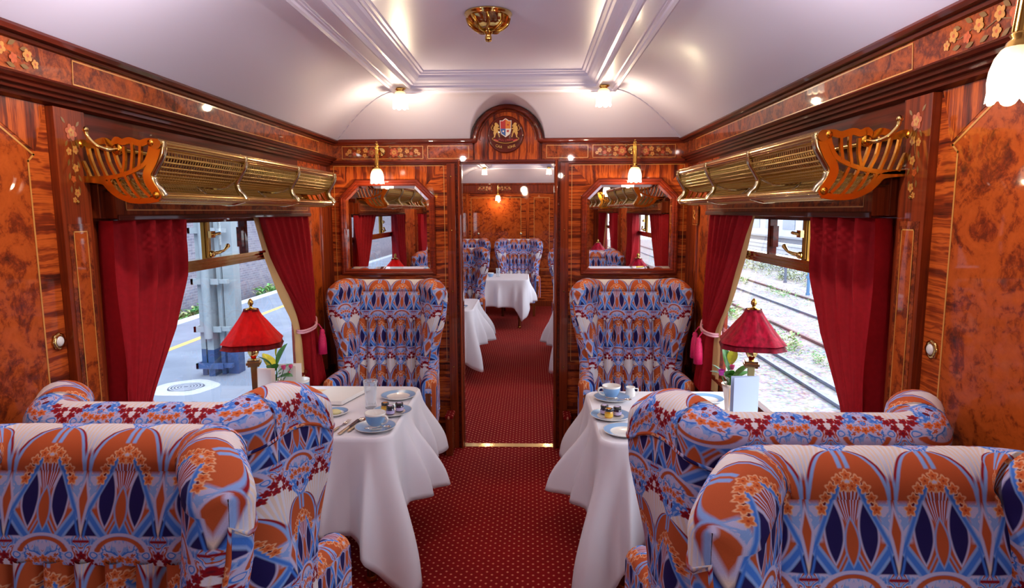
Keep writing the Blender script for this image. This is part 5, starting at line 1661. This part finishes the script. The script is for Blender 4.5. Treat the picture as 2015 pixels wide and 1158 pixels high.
# drain cover and gully
m = MB(); m.lathe([(.0, .006), (.20, .006), (.20, .0)], 28, mat=1)
for k in range(5): m.lathe([(.03+.034*k, .007), (.03+.034*k, .010), (.046+.034*k, .010), (.046+.034*k, .007)], 28, mat=2)
m.lathe([(.20, .004), (.22, .012), (.33, .010), (.36, .0)], 28, mat=0, wob=lambda a, z: 1 + .05*math.sin(a*5))
o = m.build('drain_cover', [COPING, plain('drain_dark', (84, 92, 112), .7), plain('drain_iron', (150, 160, 178), .6)]); o.location = (-3.92, 7.30, PZ); tag(o, 'round ridged drain cover set in the platform, left window', 'drain cover')
m = MB()
for k in range(9): m.box(-.03, .03, -.30+k*.07, -.265+k*.07, 0, .004)
o = m.build('gully_grate', bpy.data.materials['drain_dark']); o.location = (-3.60, 6.45, PZ); o.rotation_euler = (0, 0, -.3); tag(o, 'slotted gully grate in the platform near the drain cover', 'grate')
# weeds at the foot of the wall and between the tracks
WEED = plain('weed_green', (92, 156, 84), .7, noise=.4, nscale=6); WEED2 = plain('weed_pale', (140, 150, 108), .7, noise=.4, nscale=6)
def weeds(name, label, region, n, h0, h1, mats, seed):
    r = random.Random(seed); m = MB()
    for i in range(n):
        x = r.uniform(region[0], region[1]); y = r.uniform(region[2], region[3]); z = region[4]
        h = r.uniform(h0, h1)*(1.2 if math.sin(y*1.3+seed) > 0 else .6)
        for k in range(15):
            a = r.uniform(0, 2*PI); w = h*r.uniform(.05, .11); l = h*r.uniform(.14, .4)
            bx, by = x + r.uniform(-.1, .1), y + r.uniform(-.1, .1); zz = z + h*r.uniform(0, .8)
            m.add([(bx, by, zz), (bx+l*.5*math.cos(a)-w*math.sin(a), by+l*.5*math.sin(a)+w*math.cos(a), zz+l*.5), (bx+l*math.cos(a), by+l*math.sin(a), zz+l*.55), (bx+l*.5*math.cos(a)+w*math.sin(a), by+l*.5*math.sin(a)-w*math.cos(a), zz+l*.5)], [(0, 1, 2, 3)], 0 if r.random() < .6 else 1)
    o = m.build(name, mats); return tag(o, label, 'weeds', kind='stuff')
weeds('weeds_wall_foot', 'green weeds growing along the foot of the brick wall', (-8.72, -8.58, 9, 34, -1.2), 900, .18, .5, [WEED, WEED2], 5)

# ------------------------------------------------------------------ outside, railway side
g = MB(); g.box(1.55, 40, -60, 90, -1.6, -1.25, 0); struct(g.build('ground_ballast', BALL))
for lab, x, m in (('nearest steel rail outside the right window', 3.55, RAIL), ('second rail outside the right window', 4.85, RAIL), ('third rail outside the right window, paired with the fourth', 5.25, RAIL),
                  ('fourth rail outside the right window, rusty', 6.6, RUST), ('fifth rail outside the right window', 8.1, RAIL), ('furthest rail outside the right window, before the weeds', 9.5, RUST)):
    rail(lab, x, -1.25, m)
weeds('weeds_between_tracks', 'pale weeds and grass growing between the railway tracks', (5.6, 6.0, 8, 24, -1.25), 200, .12, .4, [WEED2, WEED], 8)
weeds('weeds_far_bank', 'dry pale grass on the far side of the tracks', (10.9, 13.5, 14, 50, -1.25), 1500, .12, .42, [WEED2, COPING], 9)
weeds('weeds_second_bank', 'low grass between the second pair of tracks', (8.85, 9.3, 10, 40, -1.25), 160, .1, .3, [WEED2, WEED], 10)
FENCE = plain('pale_boundary_wall', (168, 170, 180), .8, noise=.08, nscale=3)
g = MB(); g.box(16, 16.3, -60, 95, -1.3, -.32, 0)
for k in range(3): g.box(15.96, 16, -60, 95, -1.0+k*.26, -.985+k*.26, 1)
struct(g.build('wall_boundary', [FENCE, plain('wall_seam', (120, 124, 134), .8)]))
for k, (x, y) in enumerate(((10.0, 23.0), (10.35, 23.3), (10.62, 23.2), (10.75, 27.0))):
    m = MB().box(-.04, .04, -.04, .04, 0, (.85, .72, .8, 1.2)[k]); m.box(-.07, .07, -.05, .05, .6, .68); m.box(-.055, .055, -.055, .055, 0, .08); o = m.build('marker_post', plain('post_blue', (70, 110, 150), .7) if k == 0 else bpy.data.materials['drain_dark']); o.location = (x, y, -1.25)
    tag(o, ['pale blue marker post standing beyond the tracks', 'dark marker post next to the blue one beyond the tracks', 'dark marker post at the curtain edge beyond the tracks', 'dark marker post furthest beyond the tracks'][k], 'post')
# train standing on the far line
t = thing('train_carriage', 'pale railway carriage with dark windows far across the tracks', 'train', (20, 60, -1.25))
MB().box(-1.3, 1.3, -26, 26, .9, 3.9).build('carriage_body', plain('carriage_paint', (172, 176, 186), .5), t, bevel=.2)
w = MB()
for k in range(14): w.box(-1.33, -1.29, -24.5+k*3.5, -22.3+k*3.5, 1.6, 2.7)
w.build('window_band', plain('carriage_glass', (84, 98, 128), .2), t)
MB().box(-1.1, 1.1, -25, 25, .3, .9).build('underframe', plain('carriage_under', (110, 112, 124), .8), t)

# ------------------------------------------------------------------ light
wd = bpy.data.worlds.new('sky'); sc.world = wd; wd.use_nodes = True
nt = wd.node_tree; bg = nt.nodes['Background']; bg.inputs[0].default_value = (.82, .90, 1.0, 1); bg.inputs[1].default_value = 4.8
sl = bpy.data.lights.new('sun', 'SUN'); sl.energy = .8; sl.angle = .6; sl.color = (1, .97, .92)
so = bpy.data.objects.new('sun', sl); C.objects.link(so); so.rotation_euler = (math.radians(38), math.radians(24), 0)
for s in (-1, 1):       # portals in the window openings guide the daylight
    for y in (.0, 3.1 + DY[s]):
        pl = bpy.data.lights.new('window_portal', 'AREA'); pl.shape = 'RECTANGLE'; pl.size = 1.9; pl.size_y = 1.0
        po = bpy.data.objects.new('window_portal', pl); C.objects.link(po); po.location = (s*1.40, y, 1.23)
        po.rotation_euler = (PI/2, 0, PI/2 if s > 0 else -PI/2); pl.cycles.is_portal = True


# ------------------------------------------------------------------ camera
F_, PI_, YA, RO, CX, CZ = 1266.3042, .1278, -.03, .0042, .1661, 1.7536
def cam_ray(a, b):
    c, s_ = math.cos(RO), math.sin(RO); a, b = a*c - b*s_, a*s_ + b*c
    x, y, z = a, 1.0, -b
    c, s_ = math.cos(PI_), math.sin(PI_); y, z = y*c + z*s_, -y*s_ + z*c
    c, s_ = math.cos(YA), math.sin(YA); x, y = x*c + y*s_, -x*s_ + y*c
    return Vector((x, y, z))
f0 = cam_ray(0, 0); rt = (cam_ray(1, 0) - f0).normalized(); upv = (cam_ray(0, -1) - f0).normalized(); bk = -f0.normalized()
cd = bpy.data.cameras.new('camera'); cam = bpy.data.objects.new('camera', cd); C.objects.link(cam)
cam.matrix_world = Matrix(((rt.x, upv.x, bk.x, CX), (rt.y, upv.y, bk.y, 0), (rt.z, upv.z, bk.z, CZ), (0, 0, 0, 1)))
cd.sensor_width = 36; cd.lens = F_/2015*36; cd.clip_start = .02; cd.clip_end = 300
sc.camera = cam
vs = sc.view_settings; vs.view_transform = 'Standard'; vs.look = 'None'; vs.exposure = .18
cy = sc.cycles
cy.max_bounces = 7; cy.diffuse_bounces = 3; cy.glossy_bounces = 4; cy.transmission_bounces = 4; cy.transparent_max_bounces = 10
cy.caustics_reflective = False; cy.caustics_refractive = False; cy.sample_clamp_indirect = 4.0
cy.use_adaptive_sampling = True; cy.adaptive_threshold = .03
cy.use_denoising = True
